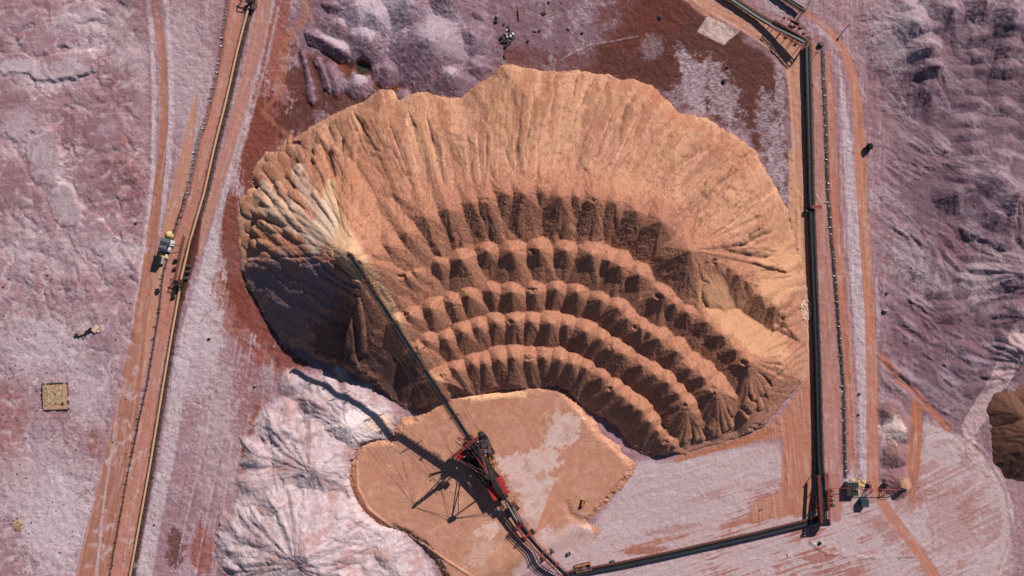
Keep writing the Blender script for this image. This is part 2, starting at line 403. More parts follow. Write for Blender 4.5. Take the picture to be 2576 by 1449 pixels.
E_ = [(877, 640, 64, .64), (905, 655, 61), (940, 640, 56), (978, 618, 53), (1022, 585, 52), (1076, 543, 52), (1130, 526, 52), (1186, 508, 52), (1228, 500, 52), (1269, 492, 52), (1313, 489, 52), (1359, 486, 52),
      (1410, 490, 52), (1455, 495, 51), (1500, 500, 51), (1550, 510, 50), (1602, 533, 50), (1659, 556, 49), (1741, 626, 48), (1775, 640, 41), (1801, 656, 37), (1832, 674, 34), (1858, 688, 31.5), (1881, 708, 30), (1921, 742, 27), (1955, 770, 24), (1978, 800, 19)]
A_ = [(960, 722, 47), (989, 703, 45), (1018, 693, 43), (1046, 683, 43), (1106, 663, 42), (1156, 650, 42), (1222, 633, 42), (1286, 631, 42), (1352, 629, 42), (1422, 630, 42), (1489, 643, 41.5), (1530, 655, 41), (1555, 668, 41),
      (1605, 690, 40.5), (1669, 743, 40), (1700, 762, 37), (1735, 785, 35), (1778, 810, 34), (1815, 846, 33), (1855, 878, 33), (1885, 910, 33)]
B_ = [(1000, 806, 37), (1026, 790, 36), (1089, 776, 35), (1136, 757, 35), (1179, 745, 34.5), (1236, 735, 34), (1292, 731, 34), (1349, 728, 34), (1399, 730, 34), (1449, 737, 34), (1506, 751, 33.5), (1552, 775, 33), (1582, 798, 32),
      (1609, 823, 32), (1636, 838, 31), (1662, 853, 31), (1709, 883, 30), (1740, 925, 29), (1771, 948, 29.5), (1806, 979, 31)]
C_ = [(1050, 878, 30), (1076, 860, 29), (1122, 850, 28.5), (1162, 836, 28), (1202, 823, 28), (1246, 814, 28), (1292, 810, 28), (1336, 807, 28), (1389, 811, 28), (1426, 820, 27.5), (1472, 836, 27), (1512, 855, 26.5), (1545, 872, 26),
      (1569, 890, 26), (1612, 915, 26), (1649, 942, 25.5), (1680, 965, 25), (1706, 992, 25), (1731, 1021, 26)]
D_ = [(1098, 958, 23), (1116, 946, 22), (1152, 930, 22), (1192, 918, 22), (1222, 911, 22), (1259, 903, 21.5), (1292, 900, 21.5), (1336, 899, 21.5), (1372, 901, 21.5), (1406, 908, 21), (1439, 916, 21), (1479, 930, 20.5), (1512, 950, 20),
      (1542, 978, 19), (1566, 997, 18.5), (1592, 1018, 18), (1612, 1034, 17.5), (1640, 1062, 17), (1660, 1085, 15.5), (1680, 1110, 12)]
def jit(L_, a, sd):
    r_ = random.Random(sd)
    return [(c[0] + r_.uniform(-a, a), c[1] + r_.uniform(-a, a) * .7, c[2] + r_.uniform(-1.3, 1.1)) for c in L_]
Zh = np.full(X.shape, -50.0, np.float32)
add_cones(Zh, E_[:3], 0.72, 0.70, 26, rill=0.5, kf=2.6, seed=104, warp=.08, fine=.6, rnd=.4)
add_cones(Zh, [e[:3] for e in E_[3:5]] + jit(E_[5:], 7, 1), 0.57, 0.46, 25, rill=1.0, kf=1.9, seed=100, warp=.14, fine=.6, rnd=.4)
for i_, L_ in enumerate((A_, B_, C_, D_)):
    add_cones(Zh, jit(L_, 5, i_ + 4), 0.70, 0.50 if i_ == 0 else 0.62, 12 if i_ == 0 else 26, rill=0.8, kf=1.9, seed=110 + 4 * i_, rnd=0.3, warp=.09, fine=.5)
sdh = poly_sd(toe, 40)
# long slumped tongues down the outer face, drawn in a fan about the stacker
fx_, fy_ = P(1300, 985)[:2]
th = np.arctan2(Y - fy_, X - fx_); rr = np.hypot(X - fx_, Y - fy_)
wth = 0.045 * fbm(X, Y, 30, 3, 130)
ct, st = np.cos(th + wth), np.sin(th + wth)
f1 = np.abs(noise(ct * 9.5 + 3, st * 9.5 + rr * 0.0035, 131))
f2 = np.abs(noise(ct * 21 + 8, st * 21 + rr * 0.009, 132))
f3 = noise(ct * 60 + 8, st * 60 + rr * 0.02, 133)
RCA = np.radians([-180, -40, -20, 0, 15, 25, 39, 62, 90, 117, 125, 180]); RCD = [400, 400, 300, 240, 214, 194, 172, 162, 148, 149, 146, 150]
rc = np.interp(th, RCA, RCD).astype(np.float32)
outer = sst(3.0, 28.0, rr - rc)
cone0 = P(877, 640, 64)
oc = np.hypot(X - cone0.x, Y - cone0.y)
outer = outer * sst(50, 95, oc)
tz = np.zeros(X.shape, np.float32); tz2 = np.zeros(X.shape, np.float32); tmask = np.zeros(X.shape, np.float32); r_ = random.Random(12)
for i in range(150):
    a = math.radians(10 + 142 * (i + r_.random()) / 150)
    # distance from the fan centre to the toe in this direction
    ts = np.linspace(110, 300, 60); k_ = 0
    for t_ in ts:
        ii = np.searchsorted(XS, fx_ + math.cos(a) * t_); jj = np.searchsorted(YS, fy_ + math.sin(a) * t_)
        if ii < NX and jj < NY and sdh[jj, ii] > 0: k_ = t_
    if k_ == 0: continue
    end = k_ - r_.choice((0, 0, 4, 12, 26, 42)) * r_.random() - 1; beg = float(np.interp(a, RCA, RCD)) + 4 + 30 * r_.random() ** 2
    if end - beg < 22: continue
    tongue(tz if i % 2 else tz2, (fx_ + math.cos(a + .03) * beg, fy_ + math.sin(a + .03) * beg), (fx_ + math.cos(a) * end, fy_ + math.sin(a) * end), 2.0 + r_.random(), 3.4 + 2.8 * r_.random(), 2.0 + 1.6 * r_.random(), (r_.random() - .5) * 8)
ctz = np.zeros(X.shape, np.float32)
for i in range(64):
    a = math.radians(92 + 178 * (i + r_.random()) / 64); L_ = r_.uniform(72, 97) if i % 3 else r_.uniform(50, 80)
    tongue(ctz, (cone0.x + math.cos(a) * 14, cone0.y + math.sin(a) * 14), (cone0.x + math.cos(a) * L_, cone0.y + math.sin(a) * L_), 1.6, 3.6 + 2.4 * r_.random(), 2.2 + 1.6 * r_.random(), (r_.random() - .5) * 7)
wtong = [((738, 408, 16), (842, 608, 58), 4.0, 6.0, 2.8), ((648, 458, 6), (835, 612, 58), 2.5, 5.0, 2.4), ((662, 515, 14), (850, 625, 60), 3, 6.5, 2.6), ((712, 500, 24), (846, 618, 60), 3, 5.5, 2.2), ((770, 470, 28), (855, 612, 60), 3, 6, 2.4)]
for e_, b_, w0_, w1_, h_ in wtong:
    pb_, pe_ = P(*b_), P(*e_); tongue(ctz, pb_, pe_, w0_, w1_ * 1.15, h_ * .75, 2.0, tmask)
for ax_, ay_, az_, a0, a1, n_, l0, l1 in ((1885, 910, 30, -100, 45, 20, 25, 44), (1806, 979, 28, -120, -20, 13, 24, 44), (1731, 1021, 24, -130, -40, 11, 20, 36), (1741, 626, 48, -15, 75, 16, 40, 90)):
    c0 = P(ax_, ay_, az_)
    for i in range(n_):
        a = math.radians(a0 + (a1 - a0) * (i + r_.random()) / n_); L_ = l0 + (l1 - l0) * r_.random()
        tongue(ctz, (c0.x + math.cos(a) * 6, c0.y + math.sin(a) * 6), (c0.x + math.cos(a) * L_, c0.y + math.sin(a) * L_), 1.2, 2.4 + 1.6 * r_.random(), 1.3 + .9 * r_.random(), (r_.random() - .5) * 3)
ogate = sst(-2, 14, rr - rc)
Zh = Zh + ogate * np.maximum(tz, 0.6 * tz2) * 0.8 + 0.45 * tz2 * ogate + ctz
Zh = Zh + outer * ((f1 - 0.22) * 2.6 + (f2 - 0.2) * 1.4 + 0.25 * f3)
# steep-fronted toe that follows the surveyed outline
toe_sc = np.where(rr > 90, 2.6 * (np.abs(noise(ct * 22, st * 22, 140)) - 0.2), 1.2 * (np.abs(noise(X / 7, Y / 7, 141)) - .2)) + 0.35 * N4 + 0.3 * N3
sde = sdh + toe_sc
lim = 1.2 * (1 - np.exp(-np.maximum(sde, 0) / 1.0)) + np.where(rr > 130, 0.72, 1.25) * np.maximum(sde, 0)
Zh = np.minimum(Zh, lim + Zb)
Zh = np.where(sde > 0, np.maximum(Zh, Zb + 0.9 * (1 - np.exp(-np.maximum(sde, 0) / 1.2)) + 0.22 * np.minimum(np.maximum(sde, 0), 20) + 0.7 * (np.maximum(tz, tz2) + .6 * ctz) * sst(0, 2.5, sde)), -50)
# ripples and cracks
crk = np.abs(noise(X / 2.6 + 2.0 * N3, Y / 5.5 + 2.0 * N3, 150))
midz = sst(8, 22, Zh) * (1 - 0.5 * sst(0, 30, np.abs(rr - 140)))
Zh = Zh + np.where(Zh > -10, 0.14 * N3 + 0.10 * N4 - 0.5 * (1 - sst(0.0, 0.12, crk)) * sst(-0.1, 0.5, N2 + 0.4 * midz), 0)
# pits just beside the dump points
for L_, off in ((E_[5:], (-7, 2)), (A_, (-8, 1)), (B_, (-7, 1)), (C_, (-7, 1)), (D_, (-6, 1))):
    for i_, c in enumerate(L_):
        if (i_ * 5 + len(L_)) % 6 != 1: continue
        w = P(c[0] + off[0], c[1] + off[1] + (i_ % 3), c[2])
        sl = window(w.x - 6, w.x + 6, w.y - 6, w.y + 6)
        q = np.hypot((X[sl] - w.x) * 0.9, (Y[sl] - w.y) * 1.3) + 1.6 * N4[sl] + 1.6 * N3[sl]
        Zh[sl] -= (1.3 + (i_ % 3) * 0.5) * (1 - sst(0.2, 3.2, q))
# sink hole at the upper left toe
w = P(744, 360, 3); q = np.hypot((X - w.x) * 0.8, (Y - w.y) * 1.5) + 0.6 * N4
Zh = np.where(q < 5, Zh - 4.5 * (1 - sst(1.0, 3.6, q)), Zh)
w = P(643, 470, 3); q = np.hypot((X - w.x), (Y - w.y))
Zh = np.where(q < 3, Zh - 2.0 * (1 - sst(0.6, 2.2, q)), Zh)

Zt = np.where(terr > 0.05, Zb + terr + terr_noise + 0.02, -50)
Zd = np.where(zd > 0.3, zd + 0.3 * N3, -50)
TOP = np.maximum.reduce([Zg, Zh, Zt, Zd])

def gz(x, y):
    i = int(np.clip(np.searchsorted(XS, x) - 1, 0, NX - 2)); j = int(np.clip(np.searchsorted(YS, y) - 1, 0, NY - 2))
    u = (x - XS[i]) / (XS[i + 1] - XS[i]); v = (y - YS[j]) / (YS[j + 1] - YS[j])
    a = TOP[j, i] * (1 - u) + TOP[j, i + 1] * u; b = TOP[j + 1, i] * (1 - u) + TOP[j + 1, i + 1] * u
    return float(a * (1 - v) + b * v)
def G(dx, dy, up=0.0):
    """point on the surface seen at plan (dx,dy)"""
    z = 0.0
    for _ in range(4):
        p = P(dx, dy, z); z = gz(p.x, p.y)
    p = P(dx, dy, z); return Vector((p.x, p.y, z + up))
# ------------------------------------------------------------------ colours of the materials on the ground
C = np.empty(X.shape + (3,), np.float32)
C[:] = A(170, 132, 144)
def paint(m, col, op=1.0):
    m = (np.clip(m, 0, 1) * op)[..., None].astype(np.float32)
    C[:] = C * (1 - m) + np.asarray(col, np.float32) * m
tt_ = T['a']
dirx = np.where(DX < 900, 0.17, 0.03); dl = np.sqrt(1 + dirx ** 2)
al = (Y + dirx * X) / dl; ac = (X - dirx * Y) / dl
STRK = noise(al / 34, ac / 1.5 + 1.2 * N2, 160) * sst(420, 520, DX) * (1 - sst(720, 800, DX)) + noise(al / 30, ac / 1.6 + N2, 161) * sst(1960, 2040, DX) * (1 - sst(2200, 2260, DX)) + 0.6 * noise(X / 20, Y / 2.0 + N2, 162) * (DX < 380)
def blob(dx, dy, rx, ry, rot=0, ns=1.0, soft=0.22, wx=1.0):
    w = P(dx, dy); R = max(rx, ry) * K * 2.0
    sl = window(w.x - R, w.x + R, w.y - R, w.y + R)
    a = math.radians(rot)
    x = X[sl] - w.x; y = Y[sl] - w.y
    u = (x * math.cos(a) + y * math.sin(a)) / (rx * K); v = (-x * math.sin(a) + y * math.cos(a)) / (ry * K)
    r = np.sqrt(u * u + v * v) + ns * (0.6 * N5[sl] + 0.7 * N2[sl] + 0.75 * N3[sl] + 0.40 * N4[sl] + 0.35 * STRK[sl])
    out = np.zeros(X.shape, np.float32)
    out[sl] = 1 - sst(1 - soft, 1 + soft, r)
    return out
def scratch(pts, hw, col, op, nz=.6):
    w = [P(p[0], p[1]) for p in pts]; m_ = hw * K + 2.5
    for a_, b_ in zip(w[:-1], w[1:]):
        sl = window(min(a_.x, b_.x) - m_, max(a_.x, b_.x) + m_, min(a_.y, b_.y) - m_, max(a_.y, b_.y) + m_)
        x = X[sl] - a_.x; y = Y[sl] - a_.y; ex, ey = b_.x - a_.x, b_.y - a_.y; LL = ex * ex + ey * ey + 1e-6
        t_ = np.clip((x * ex + y * ey) / LL, 0, 1); d_ = np.hypot(x - t_ * ex, y - t_ * ey)
        m = sst(-.5, .4, hw * K - d_ + nz * N3[sl] + .3 * N4[sl]) * (.6 + .6 * noise(X[sl] / 7, Y[sl] / 7, 190)) * op
        m = np.clip(m, 0, 1)[..., None]; C[sl] = C[sl] * (1 - m) + np.asarray(col, np.float32) * m
SALT = A(207, 188, 198); PALE = A(212, 186, 184); RUST = A(158, 88, 72); BROWN = A(99, 56, 50); DUSK = A(150, 116, 134)
PINK = A(190, 133, 125); TRACK = A(196, 131, 110); TAN = A(206, 150, 118); ORANGE = A(192, 128, 92); MAUVE = A(176, 132, 146)
# broad tone shifts

paint(sst(-0.1, 0.5, N1), A(156, 118, 130), 0.6)
paint(sst(0.0, 0.45, -N5), A(182, 148, 156), 0.55)
right_m = sst(2165, 2330, DX) * (1 - sst(980, 1180, DY + 0.3 * (2400 - DX)))
paint(right_m, A(120, 95, 110), 0.92)
paint(right_m * sst(0.0, 0.4, N5), A(134, 96, 100), 0.5)
paint(right_m * sst(0.05, 0.5, N2), A(150, 126, 140), 0.45)
topm = sst(700, 780, DX) * (1 - sst(1650, 1750, DX)) * (1 - sst(300, 350, DY))
paint(topm, A(134, 102, 116), 0.88)
# salt crust: fine mottling everywhere, stronger low left
saltn = sst(0.05, 0.42, 0.7 * N2 + 0.6 * N3 + 0.5 * N5)
paint(saltn * (1 - 0.6 * right_m), A(198, 178, 190), 0.40)
cr = np.abs(noise(X / 2.1 + 1.5 * N3, Y / 2.1 - 1.5 * N3, 170)); cr2 = np.abs(noise(X / 1.1, Y / 1.1, 171))
paint((1 - sst(0, .14, cr)) * sst(-.2, .3, N2 + .4 * N5), A(206, 188, 198), 0.22)
paint((1 - sst(0, .12, cr2)) * sst(-.1, .4, -N2), A(96, 66, 78), 0.12)
paint(sst(.1, .5, STRK), SALT, .35); paint(sst(.1, .5, -STRK), A(160, 110, 112), .35)
paint(sst(0.12, 0.4, N3 + 0.3 * N4), A(146, 106, 120), 0.22)
paint(sst(0.25, 0.6, N4), SALT, 0.14)
paint(sst(0.25, 0.6, -N4), A(120, 84, 98), 0.14)
for b in [(60, 330, 50, 60, 0, .5), (180, 640, 90, 60, 20, .35), (160, 900, 130, 90, 0, .35), (120, 1240, 130, 150, 5, .5), (150, 1330, 95, 130, 0, .8), (230, 830, 60, 60, 0, .3),
          (55, 170, 50, 20, 0, .8), (210, 130, 60, 25, 10, .5), (600, 560, 40, 190, -12, .55), (545, 760, 60, 120, -10, .75), (500, 900, 55, 120, -8, .6), (560, 1130, 70, 120, 0, .3),
          (470, 200, 55, 200, 5, .45), (700, 1300, 60, 60, 0, .5), (1180, 120, 40, 40, 0, .3)]:
    paint(blob(*b[:5]), SALT, b[5])
for b in [(640, 330, 45, 120, -8, .85), (585, 560, 38, 60, 0, .7), (610, 790, 55, 110, 25, .75), (690, 890, 70, 40, -30, .6), (600, 1010, 60, 110, 0, .35), (640, 1090, 22, 60, -15, .9), (620, 1200, 20, 60, 0, .6),
          (505, 1390, 28, 60, 0, .7), (690, 120, 30, 150, -4, .8), (240, 1110, 20, 50, 0, .5), (20, 1060, 40, 90, 0, .4), (310, 210, 30, 30, 0, .5), (330, 440, 50, 90, 0, .3), (720, 250, 40, 70, 0, .6)]:
    paint(blob(*b[:5]), RUST, b[5])
for b in [(655, 410, 50, 150, 0, .95), (690, 310, 50, 60, 0, .8), (590, 640, 32, 170, 6, .9), (640, 790, 34, 110, 30, .8), (720, 900, 60, 22, -30, .7)]:
    paint(blob(*b[:5], 0.6), A(132, 72, 62), b[5])
for b in [(445, 1380, 22, 60, 0, .8), (810, 150, 70, 30, 40, .5), (775, 220, 60, 80, 0, .8), (880, 255, 70, 26, 20, .8), (745, 290, 50, 50, 0, .8), (910, 175, 46, 50, 0, .8), (1030, 220, 50, 22, 0, .7), (850, 200, 24, 70, -25, .8)]:
    paint(blob(*b[:5]), BROWN, b[5])
# dark wet ground north of the heap
dk = poly_sd([(1560, 260), (1470, 215), (1500, 120), (1570, 60), (1600, 0), (1600, -60), (1760, -60), (1760, 20), (1870, 85), (1945, 140), (1970, 180), (1980, 300), (1985, 470), (1990, 640), (1945, 560), (1940, 450), (1880, 350), (1780, 290), (1700, 280), (1660, 225)], 30)
dkm = sst(-4, 6, dk + 8 * N5 + 6 * N2 + 2.5 * N3)
paint(dkm, A(92, 52, 46), 0.95)
paint(dkm * sst(0.15, 0.5, N3 + 0.5 * N4), A(140, 86, 66), 0.5)
paint(sst(2, 14, -np.abs(dk + 6) + 9) * sst(0, .3, N5), A(120, 80, 80), 0.5)
for b in [(1400, 215, 28, 30, 0, .8), (1480, 185, 50, 14, 0, .7), (1500, 130, 60, 20, 25, .3), (1290, 140, 30, 25, 0, .4), (1560, 60, 60, 80, 0, .6), (1330, 150, 70, 22, 0, .6), (1640, 30, 90, 60, 0, .7), (1440, 160, 60, 34, 0, .5)]:
    paint(blob(*b[:5]), A(112, 62, 54), b[5])
for b in [(1745, 200, 30, 75, 20, 1.0), (1815, 240, 38, 90, 20, .85), (1925, 300, 26, 90, 0, .7), (1955, 400, 24, 80, 0, .9), (1860, 330, 30, 50, 30, .5), (1960, 240, 14, 70, 0, .8), (1960, 520, 14, 60, -10, .8), (1700, 235, 25, 30, 0, .6), (1640, 120, 24, 30, 0, .4)]:
    m = blob(*b[:5])
    paint(m * (0.45 + 0.55 * sst(-0.15, 0.25, noise(X / 3.4 + N3, Y / 1.2, 9))), A(190, 168, 182), b[5])
# square of bulldozed salt
sq = poly_sd([(1785, 33), (1861, 78), (1820, 114), (1754, 80)], 10)
paint(sst(-0.6, 0.8, sq + 1.2 * N3), PALE, 0.95); paint(sst(-0.6, 0.8, sq) * sst(0.1, 0.4, N2 + N3), A(180, 140, 136), 0.7)
# ochre washes west of the old mounds
for pts, c_, o_ in [([(775, -60, 14), (768, 40, 12), (722, 100, 10), (712, 150, 16), (700, 240, 8), (660, 280, 8), (700, 320, 7), (735, 345, 7)], A(178, 118, 98), .6),
                    ([(800, 110, 5), (860, 165, 7), (900, 195, 8), (940, 210, 6), (1000, 225, 6), (1040, 222, 5)], A(132, 72, 48), .95),
                    ([(790, 40, 4), (850, 140, 5), (872, 200, 5), (880, 240, 8)], A(118, 66, 56), .7), ([(742, 110, 4), (770, 190, 5), (800, 280, 8)], A(112, 66, 60), .7)]:
    v, o2, a2 = line_sd(pts); paint(sst(-1.2, 1.5, v + 2.2 * N3 + 1.5 * N2), c_, o_)
w = P(912, 172); q = np.hypot(X - w.x, Y - w.y) + 2 * N3
paint(1 - sst(3, 8, q), A(110, 60, 40), 0.9)
# lower right salt flat with red scrapings
lr_m = poly_sd([(1600, 1170), (1700, 1150), (1960, 1110), (1985, 1180), (1975, 1250), (2060, 1280), (2110, 1270), (2160, 1240), (2230, 1250), (2300, 1200), (2330, 1060), (2450, 1100), (2540, 1260), (2540, 1500), (1400, 1500), (1380, 1360), (1500, 1310)], 30)
lrm = sst(-3, 4, lr_m + 4 * N2 + 2 * N3)
paint(lrm, A(206, 180, 186), 0.9)
stre = noise((X * 0.95 + Y * 0.3) / 60, (Y * 0.95 - X * 0.3) / 1.5 + N2, 3)
stre2 = noise((X * 0.95 + Y * 0.3) / 25, (Y * 0.95 - X * 0.3) / 0.8, 4)
paint(lrm * sst(0.05, 0.5, stre), A(178, 142, 150), 0.35)
paint(lrm * sst(0.15, 0.5, stre2 * .7 + .4 * N3), SALT, 0.35)
paint(lrm * sst(0.15, 0.5, N2 + 0.5 * N5), SALT, 0.6)
scr = noise((X * 0.88 + Y * 0.47) / 30, (Y * 0.88 - X * 0.47) / 2.6 + 0.8 * N2, 8)
eastm = sst(2150, 2230, DX)
paint(lrm * eastm * sst(-0.1, 0.35, scr * .6 + 1.3 * N5 + 0.9 * N2 + .5 * N3 - 0.05), A(172, 118, 110), 0.55)
paint(lrm * eastm * sst(0.2, 0.5, -scr + 0.4 * N3), SALT, 0.6)
paint(lrm * (1 - eastm) * sst(1240, 1290, DY + 0.22 * (DX - 1700)) * sst(0.05, 0.35, .6 * stre + 1.0 * N5 + .6 * N2 + .4 * N3) * sst(1700, 1800, DX), A(172, 98, 82), 0.75)
for b in [(1620, 1385, 50, 9, 4, .8), (1700, 1330, 60, 8, 10, .4), (2230, 1330, 70, 20, -30, .3), (2400, 1290, 60, 90, 20, .3), (2290, 1235, 40, 50, 0, .4)]:
    paint(blob(*b[:5]), A(168, 98, 84), b[5])
# pale haul track, upper right corner of the lower flat
v, o2, a2 = T['l']; paint(sst(-1, 1, v + 0.8 * N3), A(196, 166, 172), 0.9)
cv, _, _ = line_sd([(2330, 1075, 10), (2420, 1120, 9), (2500, 1190, 9), (2540, 1280, 10), (2520, 1400, 10), (2480, 1500, 10)]); paint(sst(-2, 1, cv + 1.5 * N3), A(206, 180, 184), 0.7)
# salt-white verges beside the tracks
for pts, op in [([(372, -40, 6), (384, 100, 5), (390, 250, 5), (386, 420, 6), (372, 560, 6), (355, 700, 5), (335, 850, 5), (312, 980, 4), (285, 1080, 5)], .95),
                ([(415, -20, 5), (428, 130, 5), (432, 260, 7), (424, 400, 9), (412, 500, 7), (398, 590, 4)], .9), ([(360, 830, 3), (352, 930, 3), (345, 1000, 2)], .8),
                ([(690, -40, 8), (665, 90, 7), (640, 200, 7), (610, 330, 8), (583, 420, 8), (560, 500, 9), (540, 590, 12), (520, 700, 20), (478, 830, 20), (450, 966, 18), (422, 1150, 18), (385, 1320, 18), (350, 1520, 20)], .85),
                ([(700, 20, 3), (672, 150, 3), (640, 260, 3), (590, 440, 4)], .7),
                ([(2112, 150, 1), (2118, 230, 5), (2128, 330, 10), (2140, 483, 14), (2150, 650, 15), (2160, 783, 14), (2166, 900, 13), (2170, 1050, 8), (2172, 1200, 8)], .85),
                ([(2056, 160, 5), (2056, 225, 5)], .7), ([(2060, 400, 6), (2066, 460, 5)], .7), ([(2100, 100, 8), (2140, 140, 8), (2060, 70, 10)], .5), ([(2150, 1190, 12), (2130, 1215, 8)], .7),
                ([(1940, 0, 10), (2000, 60, 8), (1900, -20, 10)], .5), ([(2205, 700, 3), (2210, 860, 3)], .6)]:
    v, o2, a2 = line_sd(pts)
    m = sst(-1.2, 1.2, v + 1.2 * N3 + 0.5 * N4) * (0.75 + 0.6 * noise(o2 / 0.8, a2 / 14, 12))
    paint(m, A(212, 196, 206), op)
    
ROADC = {'a': A(192, 131, 116), 'b': A(190, 136, 126), 'c': A(176, 118, 100), 'd': A(196, 142, 120), 'e': A(200, 146, 124), 'f': A(194, 132, 108), 'g': A(184, 130, 122), 'h': A(188, 124, 106),
         'i': A(196, 132, 110), 'j': A(180, 112, 94), 'k': A(188, 118, 88)}
def paint_tracks():
    for i_, k in enumerate('ldbcakjiehgf'.replace('l', '')):
        v, o2, a2 = T[k]
        m = sst(-0.6, 0.8, v + 0.5 * EDGE)
        paint(m, ROADC[k], 0.96)
        s1 = noise(o2 / 1.1 + 3 * i_, a2 / 45, 14); s2_ = noise(o2 / 3.2, a2 / 90, 15)
        paint(m * sst(0.0, 0.5, s1), ROADC[k] * 1.16, 0.55)
        paint(m * sst(0.0, 0.5, -s1), ROADC[k] * 0.82, 0.5)
        paint(m * sst(0.05, 0.4, s2_), A(190, 140, 136), 0.45)
        paint(m * sst(0.25, 0.55, noise(o2 / 2.0 + 9, a2 / 18, 16) + 0.3 * N3), A(208, 186, 190), 0.35)
paint_tracks()
v, o2, a2 = line_sd([(300, 1010, 1.2), (262, 1260, 2.4), (243, 1449, 3.5), (236, 1500, 3)]); paint(sst(-.5, .5, v + .5 * N3), SALT, .7)
lr2, _, _ = line_sd([(1990, 380, 6), (1998, 520, 14), (2010, 640, 14), (2026, 760, 8), (2030, 960, 8)]); paint(sst(-1, 1, lr2), A(214, 164, 132), .8)
# dark strips under the conveyors and trestle rows
for pts, hw, c_, op in [([(p[0] + 3, p[1]) for p in conv_left], 9, A(70, 42, 34), .92), ([(p[0] + 10, p[1]) for p in conv_left], 5, A(72, 62, 58), .7), (idler_left[:6], 6, A(88, 62, 66), .7), (idler_left[5:], 2.4, A(62, 40, 34), .85),
                        (idler_right, 5.5, A(72, 52, 50), .9), ([(2032, 100), (2040, 520), (2056, 900), (2064, 1180), (2066, 1316)], 9.5, A(58, 36, 30), .95)]:
    v, o2, a2 = line_sd([(p[0], p[1], hw) for p in pts])
    m = sst(-0.5, 0.4, v + 0.9 * N4 + 0.5 * N3)
    paint(m * (0.85 + 0.5 * noise(o2 / 1.2, a2 / 2.5, 18)), c_, op)
w1, _, _ = line_sd([(497, 560, 10), (480, 640, 17), (463, 700, 15), (460, 750, 7)]); paint(sst(-1, 1, w1 + N3), A(84, 46, 36), .9)
ob, _, _ = line_sd([(2050, 1278, 16), (1960, 1290, 12), (1850, 1318, 8), (1700, 1352, 5), (1560, 1385, 3)])
paint(sst(-2, 2, ob + 4 * N2 + 2.5 * N3 + 2 * stre), A(180, 112, 88), .85)
br = poly_sd([(1990, 1012), (2034, 940), (2046, 1300), (1870, 1312), (1900, 1262), (1960, 1235), (1985, 1180), (1962, 1110), (1900, 1112), (1790, 1140), (1690, 1165), (1700, 1142), (1860, 1100), (1930, 1068)], 12)
brm = sst(-1, 2, br + 3 * N2 + 2 * N3 + N4); paint(brm, A(190, 130, 108), .9); paint(brm * sst(.1, .5, noise((X + .1 * Y) / 1.6, Y / 30, 220)), A(212, 170, 158), .45); paint(brm * sst(.1, .5, -noise((X + .1 * Y) / 1.2, Y / 26, 221)), A(160, 100, 82), .45)
fe, _, _ = line_sd([(1935, 1085, 10), (1860, 1112, 9), (1780, 1135, 6), (1700, 1160, 5)]); paint(sst(-1, 1.5, fe + 2 * N3), A(182, 118, 92), .9)
for pts in ([(10, 500), (30, 560), (55, 640), (100, 810)], [(1408, 151), (1450, 128), (1484, 112), (1540, 104), (1605, 91)], [(2232, 498), (2262, 525), (2300, 556)], [(1620, 1245), (1760, 1232), (1900, 1180)], [(1600, 1200), (1700, 1190), (1850, 1150)],
            [(1560, 1290), (1700, 1275), (1900, 1235)], [(1500, 1350), (1650, 1320), (1860, 1270)], [(1640, 1170), (1760, 1160), (1900, 1125)], [(1610, 1215), (1700, 1240), (1790, 1250)], [(2230, 1260), (2290, 1330), (2370, 1420)], [(2090, 1360), (2140, 1400), (2300, 1408)],
            [(1480, 1430), (1700, 1415), (2000, 1400)], [(60, 1180), (80, 1300), (70, 1449)], [(250, 1100), (230, 1250), (200, 1400)], [(180, 1280), (160, 1449)], [(540, 960), (520, 1100), (470, 1300), (440, 1449)], [(560, 1100), (530, 1250), (490, 1449)], [(585, 1100), (560, 1300), (540, 1449)],
            [(205, 200), (255, 165), (290, 150)], [(330, 120), (305, 150), (300, 200), (318, 210)], [(300, 430), (330, 410), (350, 380)], [(2240, 40), (2270, 90), (2330, 180)], [(2180, 90), (2230, 170), (2290, 300)]):
    scratch(pts, 1.0, A(220, 204, 212), .75)
for pts in ([(16, 500), (36, 560), (61, 640), (106, 810)], [(1410, 156), (1486, 117), (1605, 96)], [(548, 960), (528, 1100), (478, 1300)], [(568, 1100), (538, 1250), (498, 1449)], [(470, 1180), (450, 1300)], [(2460, 700), (2400, 860)], [(160, 560), (200, 640), (230, 720)], [(2350, 900), (2460, 960)], [(120, 440), (170, 500), (200, 560)],
            [(620, 560), (640, 640), (625, 720)], [(640, 760), (655, 800), (690, 830)], [(2400, 200), (2390, 300)], [(1960, 390), (1975, 450), (1985, 470)], [(1915, 330), (1935, 345), (1950, 352)], [(1560, 60), (1600, 120)]):
    scratch(pts, .8, A(98, 62, 66), .7)
r_ = random.Random(77)
for i in range(70):
    reg = r_.choice(((0, 0, 380, 1449), (0, 700, 330, 1449), (450, 900, 620, 1449), (2190, 450, 2560, 900), (1240, 0, 1560, 150), (2120, 1250, 2560, 1449), (1500, 1180, 1980, 1449)))
    x_, y_ = r_.uniform(reg[0], reg[2]), r_.uniform(reg[1], reg[3]); a_ = r_.uniform(-.5, .5) + (1.4 if reg[2] < 700 else .2 if reg[0] == 1500 else r_.uniform(0, 3)); l_ = r_.uniform(20, 90); b_ = r_.uniform(-.5, .5)
    pts = [(x_, y_), (x_ + l_ * math.cos(a_), y_ + l_ * math.sin(a_)), (x_ + l_ * math.cos(a_) + l_ * math.cos(a_ + b_), y_ + l_ * math.sin(a_) + l_ * math.sin(a_ + b_))]
    for o_ in (0, 6):
        scratch([(p[0] - o_ * math.sin(a_), p[1] + o_ * math.cos(a_)) for p in pts], .7, A(214, 198, 206) if i % 3 else A(126, 88, 94), .45)
